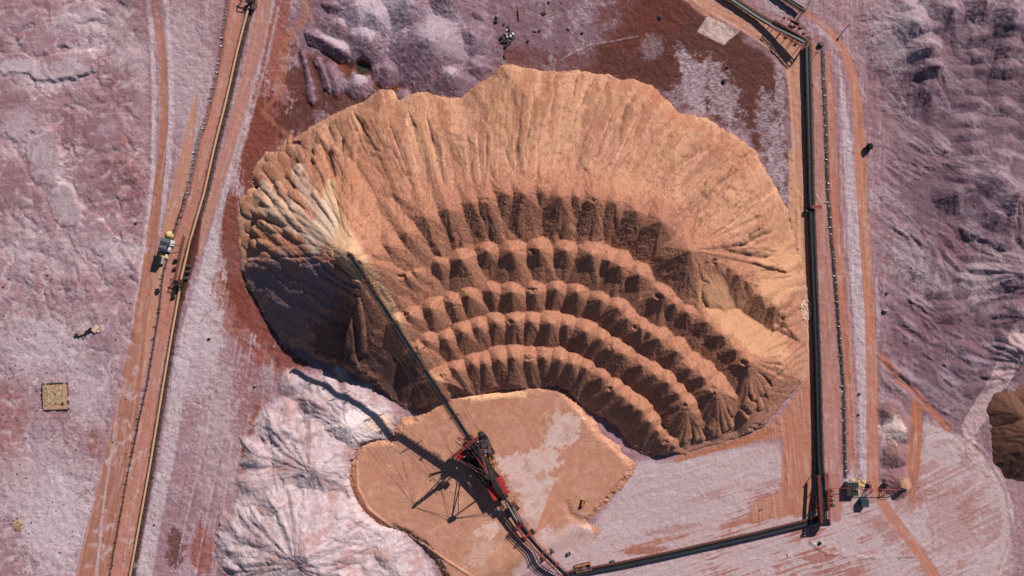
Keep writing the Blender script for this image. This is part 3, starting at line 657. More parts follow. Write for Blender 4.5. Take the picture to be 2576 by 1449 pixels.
for b in [(250, 60, 90, 50, 0, .6), (330, 160, 40, 70, 0, .4), (120, 200, 90, 30, 10, .6), (150, 450, 36, 130, 20, .55), (60, 620, 40, 90, 10, .5), (290, 640, 50, 40, 0, .6), (70, 870, 110, 70, 0, .5), (230, 980, 60, 90, 0, .5), (560, 1000, 40, 90, 0, .5), (1120, 60, 60, 30, 30, .6), (2250, 90, 60, 80, 0, .5), (2290, 640, 40, 70, 30, .4), (2480, 690, 60, 60, 0, .4)]:
    paint(blob(*b[:5], 1.5), A(206, 190, 200), b[5])
for b in [(340, 30, 60, 60, 0, .5), (300, 230, 40, 50, 0, .5), (200, 330, 60, 50, 0, .4), (330, 480, 30, 60, 0, .6), (20, 240, 60, 30, 0, .5), (270, 480, 40, 60, 0, .4), (30, 500, 30, 80, 0, .4), (250, 870, 30, 60, 0, .5), (2400, 620, 60, 50, 0, .5), (2330, 850, 90, 60, 0, .4), (2200, 250, 30, 90, 0, .4)]:
    paint(blob(*b[:5], 1.5), A(134, 92, 104), b[5])
r_ = random.Random(90)
for i in range(120):
    k = r_.choice('aceghi'); PL = {'a': [(590, 40), (508, 420), (432, 703), (390, 966), (301, 1449)], 'c': [(408, 130), (412, 350), (372, 683), (332, 966), (240, 1449)], 'e': [(1870, 40), (2000, 160), (2016, 520), (2030, 900)], 'g': [(2057, 300), (2072, 650), (2096, 1199)], 'h': [(2090, 300), (2122, 783), (2142, 1100)], 'i': [(2161, 300), (2190, 800), (2195, 1180)]}[k]
    j = r_.randrange(len(PL) - 1); t0 = r_.random() * .7; t1 = t0 + .15 + .2 * r_.random(); o0 = r_.uniform(-9, 9); o1 = r_.uniform(-9, 9)
    f_ = lambda t_, o_: (PL[j][0] + (PL[j + 1][0] - PL[j][0]) * t_ + o_, PL[j][1] + (PL[j + 1][1] - PL[j][1]) * t_)
    for q_ in (0, 5): scratch([f_(t0, o0 + q_), f_((t0 + t1) / 2, (o0 + o1) / 2 + q_), f_(t1, o1 + q_)], .6, A(150, 96, 82) if i % 2 else A(222, 186, 172), .4)
C *= np.array([.82, .80, .80], np.float32)
Cg = C.copy()

# heaps on the flat
salt_r = sst(0.08, 0.4, N3 + 0.4 * N2 + 0.3 * N4)
hm = (zt > Zb + 0.4) | (zr > Zb + 0.4)
gx = np.gradient(Zg, axis=1) / np.maximum(np.gradient(X, axis=1), 1e-3); gy = np.gradient(Zg, axis=0) / np.maximum(np.gradient(Y, axis=0), 1e-3)
C = Cg
paint(reg_l * (1 - sst(0, .12, fold_l * .6)), A(206, 188, 198), .5); paint(reg_r * (1 - sst(0, .15, fold_r * .6)), A(100, 78, 92), .5); paint(reg_r * sst(.45, .7, fold_r), A(160, 138, 152), .5)
mnd = sst(0.6, 1.4, Zg - Zb - .4 + .5 * N3) * (zt > 0)
paint(mnd, A(128, 100, 116), .92); paint(mnd * sst(0, .3, N3 + .5 * N2 + .3 * N4), A(158, 134, 148), .6); paint(mnd * sst(.1, .4, N4 - .4 * N3), A(98, 76, 92), .4); paint(mnd * sst(.1, .4, N5), A(150, 112, 118), .5)
paint(sst(7, 15, zt) * sst(-0.25, 0.25, N3 + 0.3 * N2), A(190, 172, 186), 0.6)
for b in [(960, 40, 70, 60, 30, .9), (900, 70, 50, 30, -20, .8), (1100, 60, 50, 40, 0, .6), (905, 205, 16, 14, 0, .9), (1135, 185, 20, 14, 0, .9), (850, 110, 44, 18, -30, .9), (1150, 120, 40, 30, 0, .5)]:
    paint(blob(*b[:5], 1.4), A(184, 166, 180), b[5] * .8)
paint(sst(5, 12, zr) * sst(-0.2, 0.3, N3 + 0.3 * N2), A(168, 146, 160), 0.55)
lw = sst(0.2, 2.0, zl)
paint(lw, A(186, 162, 168), 0.95)
paint(lw * sst(-0.05, 0.3, N3 + 0.7 * N2), A(196, 178, 188), 0.75)
paint(lw * sst(0.05, 0.35, -N2 - 0.4 * N3), A(166, 124, 122), 0.55)
wv = blob(905, 1065, 60, 38, 10, .7); paint(wv, A(222, 204, 208), .9); wv = blob(955, 1060, 30, 22, 10, .5); paint(wv, A(226, 188, 168), .8)
paint(sst(0.3, 1.5, zs), A(132, 92, 90), .7)
for b in [(2245, 1080, 26, 32, 0, .95), (2275, 1215, 20, 16, 0, .7)]:
    paint(blob(*b[:5], .6), A(214, 186, 184) if b[0] < 2260 else A(204, 150, 124), b[5])
Cground = C

# terrace
C = np.empty_like(Cground); C[:] = A(180, 128, 110)
paint(sst(0, .4, N5), A(190, 128, 104), .6); paint(sst(0, .35, N2 + .5 * N3), A(206, 152, 120), .5); paint(sst(.1, .5, -N2 + .3 * N4), A(176, 116, 96), .45)
v = poly_sd([(1249, 1153), (1300, 1140), (1356, 1126), (1385, 1070), (1392, 1030), (1430, 1040), (1476, 1043), (1452, 1080), (1462, 1105), (1405, 1125), (1410, 1150), (1375, 1190), (1405, 1205), (1390, 1240), (1350, 1320), (1420, 1330), (1440, 1380), (1480, 1520), (1380, 1420), (1345, 1330), (1300, 1240), (1255, 1180)], 15)
paint(sst(-1.0, 1.4, v + 9.0 * N2 + 8 * N3 + 3 * N4), A(206, 178, 178), .92)
paint(sst(-1.0, 1.4, v) * sst(.1, .4, N3 + .4 * N2), A(194, 144, 124), .6)
v = poly_sd([(1395, 1205), (1440, 1215), (1425, 1260), (1380, 1310), (1355, 1328), (1352, 1318)], 8); paint(sst(-.7, .7, v + 2 * N3 + 1 * N4), A(188, 130, 108), .9)
v = poly_sd([(1290, 1440), (1360, 1330), (1480, 1310), (1520, 1420), (1500, 1520), (1430, 1520)], 20); paint(sst(-2, 2, v + 8 * N2 + 4 * N3) * .95, A(204, 172, 174), .9)
paint(sst(1130, 1330, DY) * sst(.1, .4, N5 + .4 * N2) * (DX < 1330), A(196, 140, 130), .6)
for b in [(1238, 1325, 18, 20, 0, .9), (1200, 1335, 10, 8, 0, .8), (1255, 1285, 14, 10, 0, .8), (1215, 1385, 50, 18, 30, .5), (1330, 1290, 20, 30, 0, .5)]:
    paint(blob(*b[:5], 1.6), A(214, 182, 176), b[5])
paint(sst(-.3, 0.9, 1.4 - np.abs(sdt - 4) + 2 * N3) * (1 - ramp), A(198, 148, 118), .4)  # pale rim highlight painted into the terrace edge
paint(sst(.05, .45, N2 + .6 * N5), A(166, 114, 98), .55); paint(sst(.05, .4, -N2 - .5 * N5 + .3 * N3), A(196, 150, 130), .5)
for i_ in range(100):
    a_ = (i_ * 2.399) % 6.283; l_ = 30 + (i_ * 37) % 60; x_ = 900 + (i_ * 97) % 620; y_ = 1040 + (i_ * 61) % 380
    for o_ in (0, 7):
        scratch([(x_ + o_ * math.sin(a_), y_ - o_ * math.cos(a_)), (x_ + o_ * math.sin(a_) + l_ * math.cos(a_), y_ + l_ * math.sin(a_) - o_ * math.cos(a_))], .8, A(150, 100, 86) if i_ % 2 else A(214, 172, 148), .5)
tw = noise((X * .5 + Y * .87) / 25, (Y * .5 - X * .87) / .9 + N2 * 2, 19); tw = np.where(DX < 1180, noise(np.hypot(DX - 1010, DY - 1190) / 4.5 + N2, np.arctan2(DY - 1190, DX - 1010) * 3, 19), tw)
paint(sst(.2, .5, tw) * sst(-.1, .3, N5), A(212, 164, 138), .3); paint(sst(.2, .5, -tw) * sst(-.1, .3, N2), A(166, 112, 96), .35)
paint(sst(.2, .5, N3 + .5 * N4), A(208, 160, 138), .3); paint(sst(.2, .5, -N3 + .5 * N4), A(170, 118, 102), .35)
v, _, _ = line_sd([(1150, 994, 5), (1210, 1000, 7), (1260, 990, 8), (1320, 990, 7)]); paint(sst(-1, 1, v + N3), A(226, 180, 142), .8)
Cterr = C

# great heap
C = np.empty_like(Cground); C[:] = A(175, 124, 108)
paint(sst(-.1, .4, N5), A(184, 134, 116), .6); paint(sst(.0, .4, N2), A(170, 120, 96), .5)
ridge_t = np.maximum(tz, tz2)
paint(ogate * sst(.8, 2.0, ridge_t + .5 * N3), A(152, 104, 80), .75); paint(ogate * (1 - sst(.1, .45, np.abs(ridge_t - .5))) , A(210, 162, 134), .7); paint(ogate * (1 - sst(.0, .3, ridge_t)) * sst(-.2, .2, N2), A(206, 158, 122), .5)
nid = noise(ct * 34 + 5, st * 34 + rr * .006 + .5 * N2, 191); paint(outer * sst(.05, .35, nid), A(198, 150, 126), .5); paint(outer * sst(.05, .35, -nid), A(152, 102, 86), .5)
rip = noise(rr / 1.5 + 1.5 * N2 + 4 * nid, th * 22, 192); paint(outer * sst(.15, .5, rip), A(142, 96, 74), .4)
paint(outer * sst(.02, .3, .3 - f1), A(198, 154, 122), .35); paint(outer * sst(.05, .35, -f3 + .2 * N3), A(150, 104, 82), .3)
paint(sst(.1, .4, N3 + .5 * N4), A(196, 146, 118), .35); paint(sst(.1, .45, -N3 + .5 * N4), A(150, 102, 82), .35)
inner = (1 - outer) * sst(3, 12, Zh)
paint(inner, A(174, 118, 94), .7)
ck = np.abs(noise(X / 3.4 + 2.2 * N3, Y / 4.2 + 2.2 * N3, 210)); ck2 = np.abs(noise(X / 6 + 1.5 * N3, Y / 8 + 1.5 * N3, 211))
ckm = sst(-.15, .2, N2 + .6 * N5) * sst(4, 14, Zh) * (1 - sst(25, 45, rr - rc)) * sst(-60, -20, rr - rc + 30)
paint((1 - sst(.0, .09, ck)) * ckm, A(88, 52, 42), .6); paint((1 - sst(.0, .05, ck2)) * inner, A(92, 56, 46), .5)
fb = noise(X / 1.3 + 2 * N3, Y / 4.5 + 2 * N2, 172); paint(sst(.15, .5, fb), A(120, 76, 60), .4); paint(sst(.15, .5, -fb), A(186, 134, 104), .25)
# fresher pale salt, sunlit wedge along the boom, other tone patches
paint(tmask * sst(-.5, .0, N3), A(194, 164, 148), .7)
for b in [(855, 520, 18, 50, 0, .7), (735, 560, 60, 30, 20, .4), (690, 500, 50, 40, 30, .3)]:
    paint(blob(*b[:5], .7), A(198, 166, 138), b[5])
v, o2, a2 = line_sd([(856, 480, 14), (876, 560, 24), (905, 620, 34), (950, 690, 30), (990, 750, 20), (1040, 850, 9), (1100, 945, 8)]); paint(sst(-1.5, 2, v + 1.5 * N3), A(206, 164, 132), .9)  # fresh dump band, its sunlit brightness painted into the colour
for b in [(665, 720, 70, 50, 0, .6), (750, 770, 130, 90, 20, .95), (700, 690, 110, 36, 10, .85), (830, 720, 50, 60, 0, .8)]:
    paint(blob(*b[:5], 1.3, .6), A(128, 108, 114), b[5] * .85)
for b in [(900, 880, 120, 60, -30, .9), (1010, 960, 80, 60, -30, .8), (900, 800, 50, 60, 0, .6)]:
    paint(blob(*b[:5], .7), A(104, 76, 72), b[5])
for b in [(860, 560, 24, 60, 20, .8), (835, 600, 30, 40, 0, .7)]:
    paint(blob(*b[:5], .7), A(196, 170, 150), b[5])
for b in [(1640, 235, 60, 20, -20, .8), (1700, 300, 60, 30, -30, .6), (1560, 225, 30, 16, 0, .6), (1850, 420, 50, 70, 30, .3)]:
    paint(blob(*b[:5], .5), A(168, 108, 84), b[5] * .8)
for b in [(1930, 690, 60, 80, -15, .85), (1850, 810, 150, 50, -38, .9), (1960, 600, 40, 60, 0, .3), (1100, 950, 22, 20, 0, .8), (1560, 480, 50, 30, 0, .4)]:
    paint(blob(*b[:5], .5), A(192, 142, 110), b[5])
for b in [(1620, 560, 60, 40, 0, .3), (1300, 530, 220, 40, 0, .3)]:
    paint(blob(*b[:5], .5), A(150, 96, 84), b[5])
paint(sst(-0.5, .6, 1.2 - sdh) * sst(0, .3, N2), A(214, 160, 120), .4)
C *= np.array([.95, .96, .99], np.float32)
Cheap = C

C = np.empty_like(Cground); C[:] = A(104, 72, 62); paint(sst(0, .4, N2), A(126, 84, 70), .6); Cdark = C

# ------------------------------------------------------------------ meshes from the grid
def terrain_mat(name, bump1=0.35, bump2=0.25, s1=1.4, s2=5.0, contrast=0.22, rgh=0.92):
    m = bpy.data.materials.new(name); m.use_nodes = True
    t = m.node_tree; t.nodes.clear(); L = t.links.new
    out = t.nodes.new('ShaderNodeOutputMaterial'); b = t.nodes.new('ShaderNodeBsdfPrincipled')
    b.inputs['Roughness'].default_value = rgh
    b.inputs['Specular IOR Level'].default_value = 0.2
    at = t.nodes.new('ShaderNodeAttribute'); at.attribute_name = 'soil'
    tc = t.nodes.new('ShaderNodeTexCoord')
    n1 = t.nodes.new('ShaderNodeTexNoise'); n1.inputs['Scale'].default_value = s1; n1.inputs['Detail'].default_value = 5; n1.inputs['Roughness'].default_value = 0.65
    n2 = t.nodes.new('ShaderNodeTexNoise'); n2.inputs['Scale'].default_value = s1 * 0.35; n2.inputs['Detail'].default_value = 6; n2.inputs['Roughness'].default_value = 0.7
    L(tc.outputs['Object'], n1.inputs['Vector']); L(tc.outputs['Object'], n2.inputs['Vector'])
    r = t.nodes.new('ShaderNodeMapRange'); r.inputs['From Min'].default_value = 0.3; r.inputs['From Max'].default_value = 0.7
    r.inputs['To Min'].default_value = 1 - contrast; r.inputs['To Max'].default_value = 1 + contrast
    L(n1.outputs['Fac'], r.inputs['Value'])
    r2 = t.nodes.new('ShaderNodeMapRange'); r2.inputs['From Min'].default_value = 0.3; r2.inputs['From Max'].default_value = 0.7
    r2.inputs['To Min'].default_value = 1 - contrast * 0.6; r2.inputs['To Max'].default_value = 1 + contrast * 0.6
    L(n2.outputs['Fac'], r2.inputs['Value'])
    mu = t.nodes.new('ShaderNodeMath'); mu.operation = 'MULTIPLY'; L(r.outputs[0], mu.inputs[0]); L(r2.outputs[0], mu.inputs[1])
    vm = t.nodes.new('ShaderNodeVectorMath'); vm.operation = 'SCALE'; L(at.outputs['Color'], vm.inputs[0]); L(mu.outputs[0], vm.inputs['Scale'])
    L(vm.outputs[0], b.inputs['Base Color'])
    bp = t.nodes.new('ShaderNodeBump'); bp.inputs['Strength'].default_value = bump1; bp.inputs['Distance'].default_value = 0.5
    L(n2.outputs['Fac'], bp.inputs['Height'])
    bp2 = t.nodes.new('ShaderNodeBump'); bp2.inputs['Strength'].default_value = bump2; bp2.inputs['Distance'].default_value = 0.3
    L(n1.outputs['Fac'], bp2.inputs['Height']); L(bp.outputs[0], bp2.inputs['Normal'])
    L(bp2.outputs[0], b.inputs['Normal']); L(b.outputs[0], out.inputs[0])
    return m

def grid_object(name, Z, quad_mask, Cc, mat, center=None):
    j, i = np.nonzero(quad_mask)
    v00 = j * NX + i; quads = np.stack([v00, v00 + 1, v00 + 1 + NX, v00 + NX], 1)
    used = np.unique(quads)
    remap = np.full(NX * NY, -1, np.int64); remap[used] = np.arange(len(used))
    q = remap[quads].astype(np.int32)
    co = np.stack([X.ravel()[used], Y.ravel()[used], Z.ravel()[used]], 1).astype(np.float32)
    c0 = np.array([0, 0, 0], np.float32)
    if center is not None:
        c0 = np.array(center, np.float32); co = co - c0
    me = bpy.data.meshes.new(name)
    me.vertices.add(len(co)); me.vertices.foreach_set('co', co.ravel())
    me.loops.add(q.size); me.loops.foreach_set('vertex_index', q.ravel())
    me.polygons.add(len(q)); me.polygons.foreach_set('loop_start', np.arange(0, q.size, 4, dtype=np.int32))
    me.polygons.foreach_set('loop_total', np.full(len(q), 4, np.int32))
    me.update(calc_edges=True)
    me.polygons.foreach_set('use_smooth', np.ones(len(q), bool))
    ca = me.color_attributes.new('soil', 'FLOAT_COLOR', 'POINT')
    cc = np.ones((len(used), 4), np.float32); cc[:, :3] = np.clip(Cc.reshape(-1, 3)[used], 0.005, 0.95)
    ca.data.foreach_set('color', cc.ravel())
    me.materials.append(mat)
    o = bpy.data.objects.new(name, me); o.location = tuple(float(v) for v in c0); COL.objects.link(o)
    return o
def qany(m): return m[:-1, :-1] | m[1:, :-1] | m[:-1, 1:] | m[1:, 1:]
def qall(m): return m[:-1, :-1] & m[1:, :-1] & m[:-1, 1:] & m[1:, 1:]

M_ground = terrain_mat('salt_soil', 0.7, 0.5, 0.9, contrast=0.20)
M_road = terrain_mat('graded_soil', 0.25, 0.2, 1.2, contrast=0.12)
M_heap = terrain_mat('ochre_tailings', 0.55, 0.45, 1.0, contrast=0.18)

# the ground is one sheet; it sinks a little under the heaps that stand on it
Zground = np.where(Zh > Zg + 0.5, np.minimum(Zg, Zh - 0.5), Zg)
Zground = np.where(Zt > Zg + 0.3, np.minimum(Zground, Zb - 0.2), Zground)
Zground = np.where(Zd > Zg + 0.5, np.minimum(Zground, Zb), Zground)
og = grid_object('ground', Zground, np.ones((NY - 1, NX - 1), bool), Cground, M_ground); og['kind'] = 'structure'
Zt2 = np.where(Zt > -10, Zt, Zb - 0.6)
ot = grid_object('terrace', Zt2, qany(terr > 0.05), Cterr, M_road); ot['kind'] = 'structure'
Zh2 = np.where(Zh > -10, Zh, np.maximum(Zb, np.where(Zt > -10, Zt, -50)) - 1.0)
hp = P(1300, 700)
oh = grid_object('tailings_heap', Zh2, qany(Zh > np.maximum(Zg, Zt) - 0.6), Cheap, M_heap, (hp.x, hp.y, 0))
oh['label'] = 'huge fan-shaped orange tailings heap with curved parallel ridges under the long dark boom'; oh['category'] = 'tailings heap'
Zd2 = np.where(Zd > -10, Zd, Zb - 0.8)
dp = P(2562, 1080)
od = grid_object('tailings_heap', Zd2, qany(Zd > Zg - 0.3), Cdark, M_heap, (dp.x, dp.y, 0))
od['label'] = 'small dark orange heap cut off by the right edge of the view'; od['category'] = 'tailings heap'
# each track is a thin graded sheet on the ground
done = np.zeros(X.shape, bool)
free = (np.maximum.reduce([Zh, Zt, Zd]) < Zg + 0.2)
for k in 'iehgjkfcbda':
    v = T[k][0] + 0.6 * EDGE
    m = (v > 0) & ~done & free
    if k in 'ef': m &= sdh < 0.5
    qm = qall(m)
    r = grid_object('road', Zg + 0.03, qm, Cground, M_road); r['kind'] = 'structure'
    cov = np.zeros(X.shape, bool)
    cov[:-1, :-1] |= qm; cov[1:, :-1] |= qm; cov[:-1, 1:] |= qm; cov[1:, 1:] |= qm
    done |= cov
# ------------------------------------------------------------------ object materials
def mat(name, col, rough=0.6, metal=0.0, var=0.25, scale=1.5, rust=None, rustamt=0.0):
    m = bpy.data.materials.new(name); m.use_nodes = True
    t = m.node_tree; t.nodes.clear(); L = t.links.new
    out = t.nodes.new('ShaderNodeOutputMaterial'); b = t.nodes.new('ShaderNodeBsdfPrincipled')
    b.inputs['Roughness'].default_value = rough; b.inputs['Metallic'].default_value = metal
    tc = t.nodes.new('ShaderNodeTexCoord'); n = t.nodes.new('ShaderNodeTexNoise')
    n.inputs['Scale'].default_value = scale; n.inputs['Detail'].default_value = 4
    L(tc.outputs['Object'], n.inputs['Vector'])
    r = t.nodes.new('ShaderNodeValToRGB')
    c = Vector(col)
    r.color_ramp.elements[0].position = 0.3; r.color_ramp.elements[1].position = 0.7
    r.color_ramp.elements[0].color = (*(c * (1 - var)), 1); r.color_ramp.elements[1].color = (*(c * (1 + var)), 1)
    L(n.outputs['Fac'], r.inputs[0])
    src = r.outputs[0]
    if rust is not None:
        n2 = t.nodes.new('ShaderNodeTexNoise'); n2.inputs['Scale'].default_value = scale * 0.6; n2.inputs['Detail'].default_value = 6
        L(tc.outputs['Object'], n2.inputs['Vector'])
        mr = t.nodes.new('ShaderNodeMapRange'); mr.inputs['From Min'].default_value = 0.62 - rustamt; mr.inputs['From Max'].default_value = 0.72 - rustamt
        L(n2.outputs['Fac'], mr.inputs['Value'])
        mx = t.nodes.new('ShaderNodeMix'); mx.data_type = 'RGBA'
        L(mr.outputs[0], mx.inputs['Factor']); L(src, mx.inputs[6]); mx.inputs[7].default_value = (*rust, 1)
        src = mx.outputs[2]
    L(src, b.inputs['Base Color']); L(b.outputs[0], out.inputs[0])
    return m
RUSTC = (0.20, 0.075, 0.045)
M = {
    'belt': mat('belt_rubber', (0.022, 0.025, 0.028), 0.45, 0, 0.3, 0.8),
    'belt_grey': mat('dusty_belt_rubber', (0.10, 0.105, 0.10), 0.5, 0, 0.25, 0.8),
    'steel': mat('dark_steel', (0.035, 0.030, 0.030), 0.6, 0.2, 0.3, 1.2, RUSTC, 0.08),
    'black': mat('black_steel', (0.012, 0.012, 0.014), 0.6, 0.1, 0.3),
    'rust': mat('rusty_steel', (0.17, 0.065, 0.042), 0.8, 0.1, 0.4, 1.0),
    'red': mat('red_painted_steel', (0.30, 0.045, 0.038), 0.55, 0, 0.25, 0.8, (0.14, 0.045, 0.03), 0.05),
    'redroof': mat('red_corrugated_sheet', (0.47, 0.035, 0.035), 0.5, 0, 0.12, 0.35),
    'orange': mat('ochre_painted_deck', (0.50, 0.20, 0.07), 0.7, 0, 0.25, 0.8, RUSTC, 0.05),
    'yellow': mat('yellow_painted_steel', (0.44, 0.22, 0.02), 0.45, 0, 0.2, 1.0, (0.12, 0.05, 0.03), 0.03),
    'blue': mat('blue_plastic', (0.05, 0.20, 0.36), 0.5, 0, 0.1),
    'teal': mat('teal_sheet', (0.012, 0.06, 0.085), 0.6, 0, 0.15),
    'tealtop': mat('dark_teal_roof', (0.035, 0.062, 0.072), 0.7, 0, 0.15),
    'white': mat('white_paint', (0.72, 0.72, 0.72), 0.5, 0, 0.05),
    'lamp': mat('galvanised_steel', (0.55, 0.55, 0.52), 0.35, 0.4, 0.1),
    'ore': mat('ochre_ore', (0.58, 0.33, 0.19), 0.95, 0, 0.18, 1.5),
    'greyroof': mat('grey_felt_roof', (0.085, 0.09, 0.105), 0.8, 0, 0.2, 0.6),
    'oliveroof': mat('olive_sheet_roof', (0.05, 0.05, 0.038), 0.6, 0, 0.25, 0.6),
    'wall': mat('dark_wall', (0.06, 0.06, 0.065), 0.8, 0, 0.2),
    'plate': mat('dusty_grey_plate', (0.15, 0.11, 0.125), 0.6, 0.1, 0.25, 0.5, (0.10, 0.06, 0.06), 0.06),
    'wood': mat('weathered_wood', (0.42, 0.30, 0.18), 0.9, 0, 0.3, 1.0, (0.25, 0.12, 0.06), 0.1),
    'rock': mat('salt_rock', (0.30, 0.20, 0.20), 0.9, 0, 0.35, 0.9),
    'paler': mat('pale_salt_rock', (0.62, 0.42, 0.30), 0.9, 0, 0.25, 1.2),
    'darkrock': mat('dark_rock', (0.05, 0.04, 0.045), 0.9, 0, 0.4, 0.9),
    'sand': mat('yellow_sand', (0.60, 0.42, 0.17), 0.95, 0, 0.2, 1.0),
    'palewood': mat('pale_timber', (0.50, 0.36, 0.22), 0.9, 0, 0.3, 1.2, (0.30, 0.15, 0.08), 0.12),
    'brownstone': mat('ochre_stone', (0.36, 0.21, 0.14), 0.95, 0, 0.3, 0.5),
    'brownwood': mat('brown_timber', (0.42, 0.25, 0.15), 0.9, 0, 0.3, 0.8),
    'brine': mat('brine', (0.045, 0.050, 0.022), 0.18, 0, 0.3, 0.2),
    'leaf': mat('dark_foliage', (0.03, 0.035, 0.022), 0.8, 0, 0.4, 2.0),
}

class MB:
    def __init__(s): s.v = []; s.f = []
    def quad8(s, c):
        n = len(s.v); s.v += [Vector(p) for p in c]
        s.f += [(n, n + 3, n + 2, n + 1), (n + 4, n + 5, n + 6, n + 7), (n, n + 1, n + 5, n + 4), (n + 1, n + 2, n + 6, n + 5), (n + 2, n + 3, n + 7, n + 6), (n + 3, n, n + 4, n + 7)]
        return s
    def box(s, c, size, yaw=0.0):
        c = Vector(c); hx, hy, hz = size[0] / 2, size[1] / 2, size[2] / 2
        ca, sa = math.cos(yaw), math.sin(yaw)
        pts = []
        for z in (-hz, hz):
            for x, y in ((-hx, -hy), (hx, -hy), (hx, hy), (-hx, hy)):
                pts.append(c + Vector((x * ca - y * sa, x * sa + y * ca, z)))
        return s.quad8(pts)
    def beam(s, p, q, w=0.3, h=None):
        h = h or w; p = Vector(p); q = Vector(q); d = q - p
        if d.length < 1e-4: return s
        d.normalize()
        up = Vector((0, 0, 1)) if abs(d.z) < 0.95 else Vector((1, 0, 0))
        sd = d.cross(up).normalized(); u = sd.cross(d).normalized()
        a = []
        for e in (p, q):
            for i, j in ((-1, -1), (1, -1), (1, 1), (-1, 1)):
                a.append(e + sd * (i * w / 2) + u * (j * h / 2))
        return s.quad8([a[0], a[1], a[2], a[3], a[4], a[5], a[6], a[7]])
    def cyl(s, p, q, r, n=10, r2=None):
        p = Vector(p); q = Vector(q); d = (q - p).normalized(); r2 = r if r2 is None else r2
        up = Vector((0, 0, 1)) if abs(d.z) < 0.95 else Vector((1, 0, 0))
        a = d.cross(up).normalized(); b = d.cross(a)
        k = len(s.v)
        for e, rr_ in ((p, r), (q, r2)):
            for i in range(n):
                t = 2 * math.pi * i / n; s.v.append(e + a * math.cos(t) * rr_ + b * math.sin(t) * rr_)
        for i in range(n):
            j = (i + 1) % n; s.f.append((k + i, k + j, k + n + j, k + n + i))
        s.f.append(tuple(k + i for i in range(n))[::-1]); s.f.append(tuple(k + n + i for i in range(n)))
        return s
    def poly_prism(s, pts, z0, z1):
        k = len(s.v); n = len(pts)
        for z in (z0, z1):
            for p in pts: s.v.append(Vector((p[0], p[1], z)))
        s.f.append(tuple(range(k, k + n))[::-1]); s.f.append(tuple(range(k + n, k + 2 * n)))
        for i in range(n):
            j = (i + 1) % n; s.f.append((k + i, k + j, k + n + j, k + n + i))
        return s
    def rock(s, c, r, sq=0.7, seed=0):
        import bmesh
        rr_ = random.Random(seed); bm = bmesh.new(); bmesh.ops.create_icosphere(bm, subdivisions=1, radius=1)
        k = len(s.v); a = rr_.random() * 6.28; sx = 0.75 + rr_.random() * 0.5
        for v in bm.verts:
            q = v.co * (1 + (rr_.random() - 0.5) * 0.5)
            x, y = q.x * sx, q.y
            s.v.append(Vector(c) + Vector((x * math.cos(a) - y * math.sin(a), x * math.sin(a) + y * math.cos(a), q.z * sq)) * r)
        for f in bm.faces: s.f.append(tuple(k + v.index for v in f.verts))
        bm.free(); return s
    def truss(s, p, q, w, h, n, t=0.16, deck=None):
        """box lattice girder from p to q"""
        p = Vector(p); q = Vector(q); d = (q - p).normalized()
        sd = d.cross(Vector((0, 0, 1)))
        sd = sd.normalized() if sd.length > 0.05 else Vector((1, 0, 0))
        u = sd.cross(d).normalized()
        cor = [sd * (i * w / 2) + u * (j * h / 2) for i, j in ((-1, -1), (1, -1), (1, 1), (-1, 1))]
        for c in cor: s.beam(p + c, q + c, t * 1.4)
        for k in range(n + 1):
            a = p.lerp(q, k / n)
            for i in range(4): s.beam(a + cor[i], a + cor[(i + 1) % 4], t)
            if k < n:
                b = p.lerp(q, (k + 1) / n)
                for i in range(4):
                    x, y = (cor[i], cor[(i + 1) % 4]) if k % 2 else (cor[(i + 1) % 4], cor[i])
                    s.beam(a + x, b + y, t)
        return s
    def build(s, name, material, parent=None, smooth=False):
        off = parent.matrix_basis.translation if parent is not None else Vector((0, 0, 0))
        if parent is not None and parent.parent is not None: off = off + parent.parent.matrix_basis.translation
        me = bpy.data.meshes.new(name)
        if parent is None and s.v:
            lo = Vector((sum(p.x for p in s.v) / len(s.v), sum(p.y for p in s.v) / len(s.v), min(p.z for p in s.v))); off = lo
        me.from_pydata([tuple(p - off) for p in s.v], [], s.f); me.update()
        me.materials.append(material)
        if smooth:
            for p in me.polygons: p.use_smooth = True
        o = bpy.data.objects.new(name, me); COL.objects.link(o)
        if parent is not None: o.parent = parent
        else: o.location = off
        return o
def tag(o, label, cat, group=None, kind=None):
    if label: o['label'] = label
    if cat: o['category'] = cat
    if group: o['group'] = group
    if kind: o['kind'] = kind
    return o
def thing(name, loc, label, cat, group=None):
    o = bpy.data.objects.new(name, None); o.location = loc; o.empty_display_size = 1; COL.objects.link(o)
    return tag(o, label, cat, group)

def resample(pts, step):
    out = []; acc = 0
    for i in range(len(pts) - 1):
        a, b = pts[i], pts[i + 1]; n = max(1, int(round((b - a).length / step)))
        for k in range(n): out.append(a.lerp(b, k / n))
    out.append(pts[-1]); return out
def frames(pts):
    r = []
    for i, p in enumerate(pts):
        d = (pts[min(i + 1, len(pts) - 1)] - pts[max(i - 1, 0)]); d.normalize()
        sd = d.cross(Vector((0, 0, 1))).normalized()
        r.append((p, d, sd))
    return r
def strip(mb, fr, prof, closed=False):
    """sweep a cross-section [(side, up), ...] along frames"""
    k = len(mb.v); n = len(prof)
    for p, d, sd in fr:
        for a, b in prof: mb.v.append(p + sd * a + Vector((0, 0, b)))
    for i in range(len(fr) - 1):
        for j in range(n if closed else n - 1):
            j2 = (j + 1) % n
            mb.f.append((k + i * n + j, k + (i + 1) * n + j, k + (i + 1) * n + j2, k + i * n + j2))
    if closed:
        mb.f.append(tuple(k + j for j in range(n))); mb.f.append(tuple(k + (len(fr) - 1) * n + j for j in range(n))[::-1])
    return mb

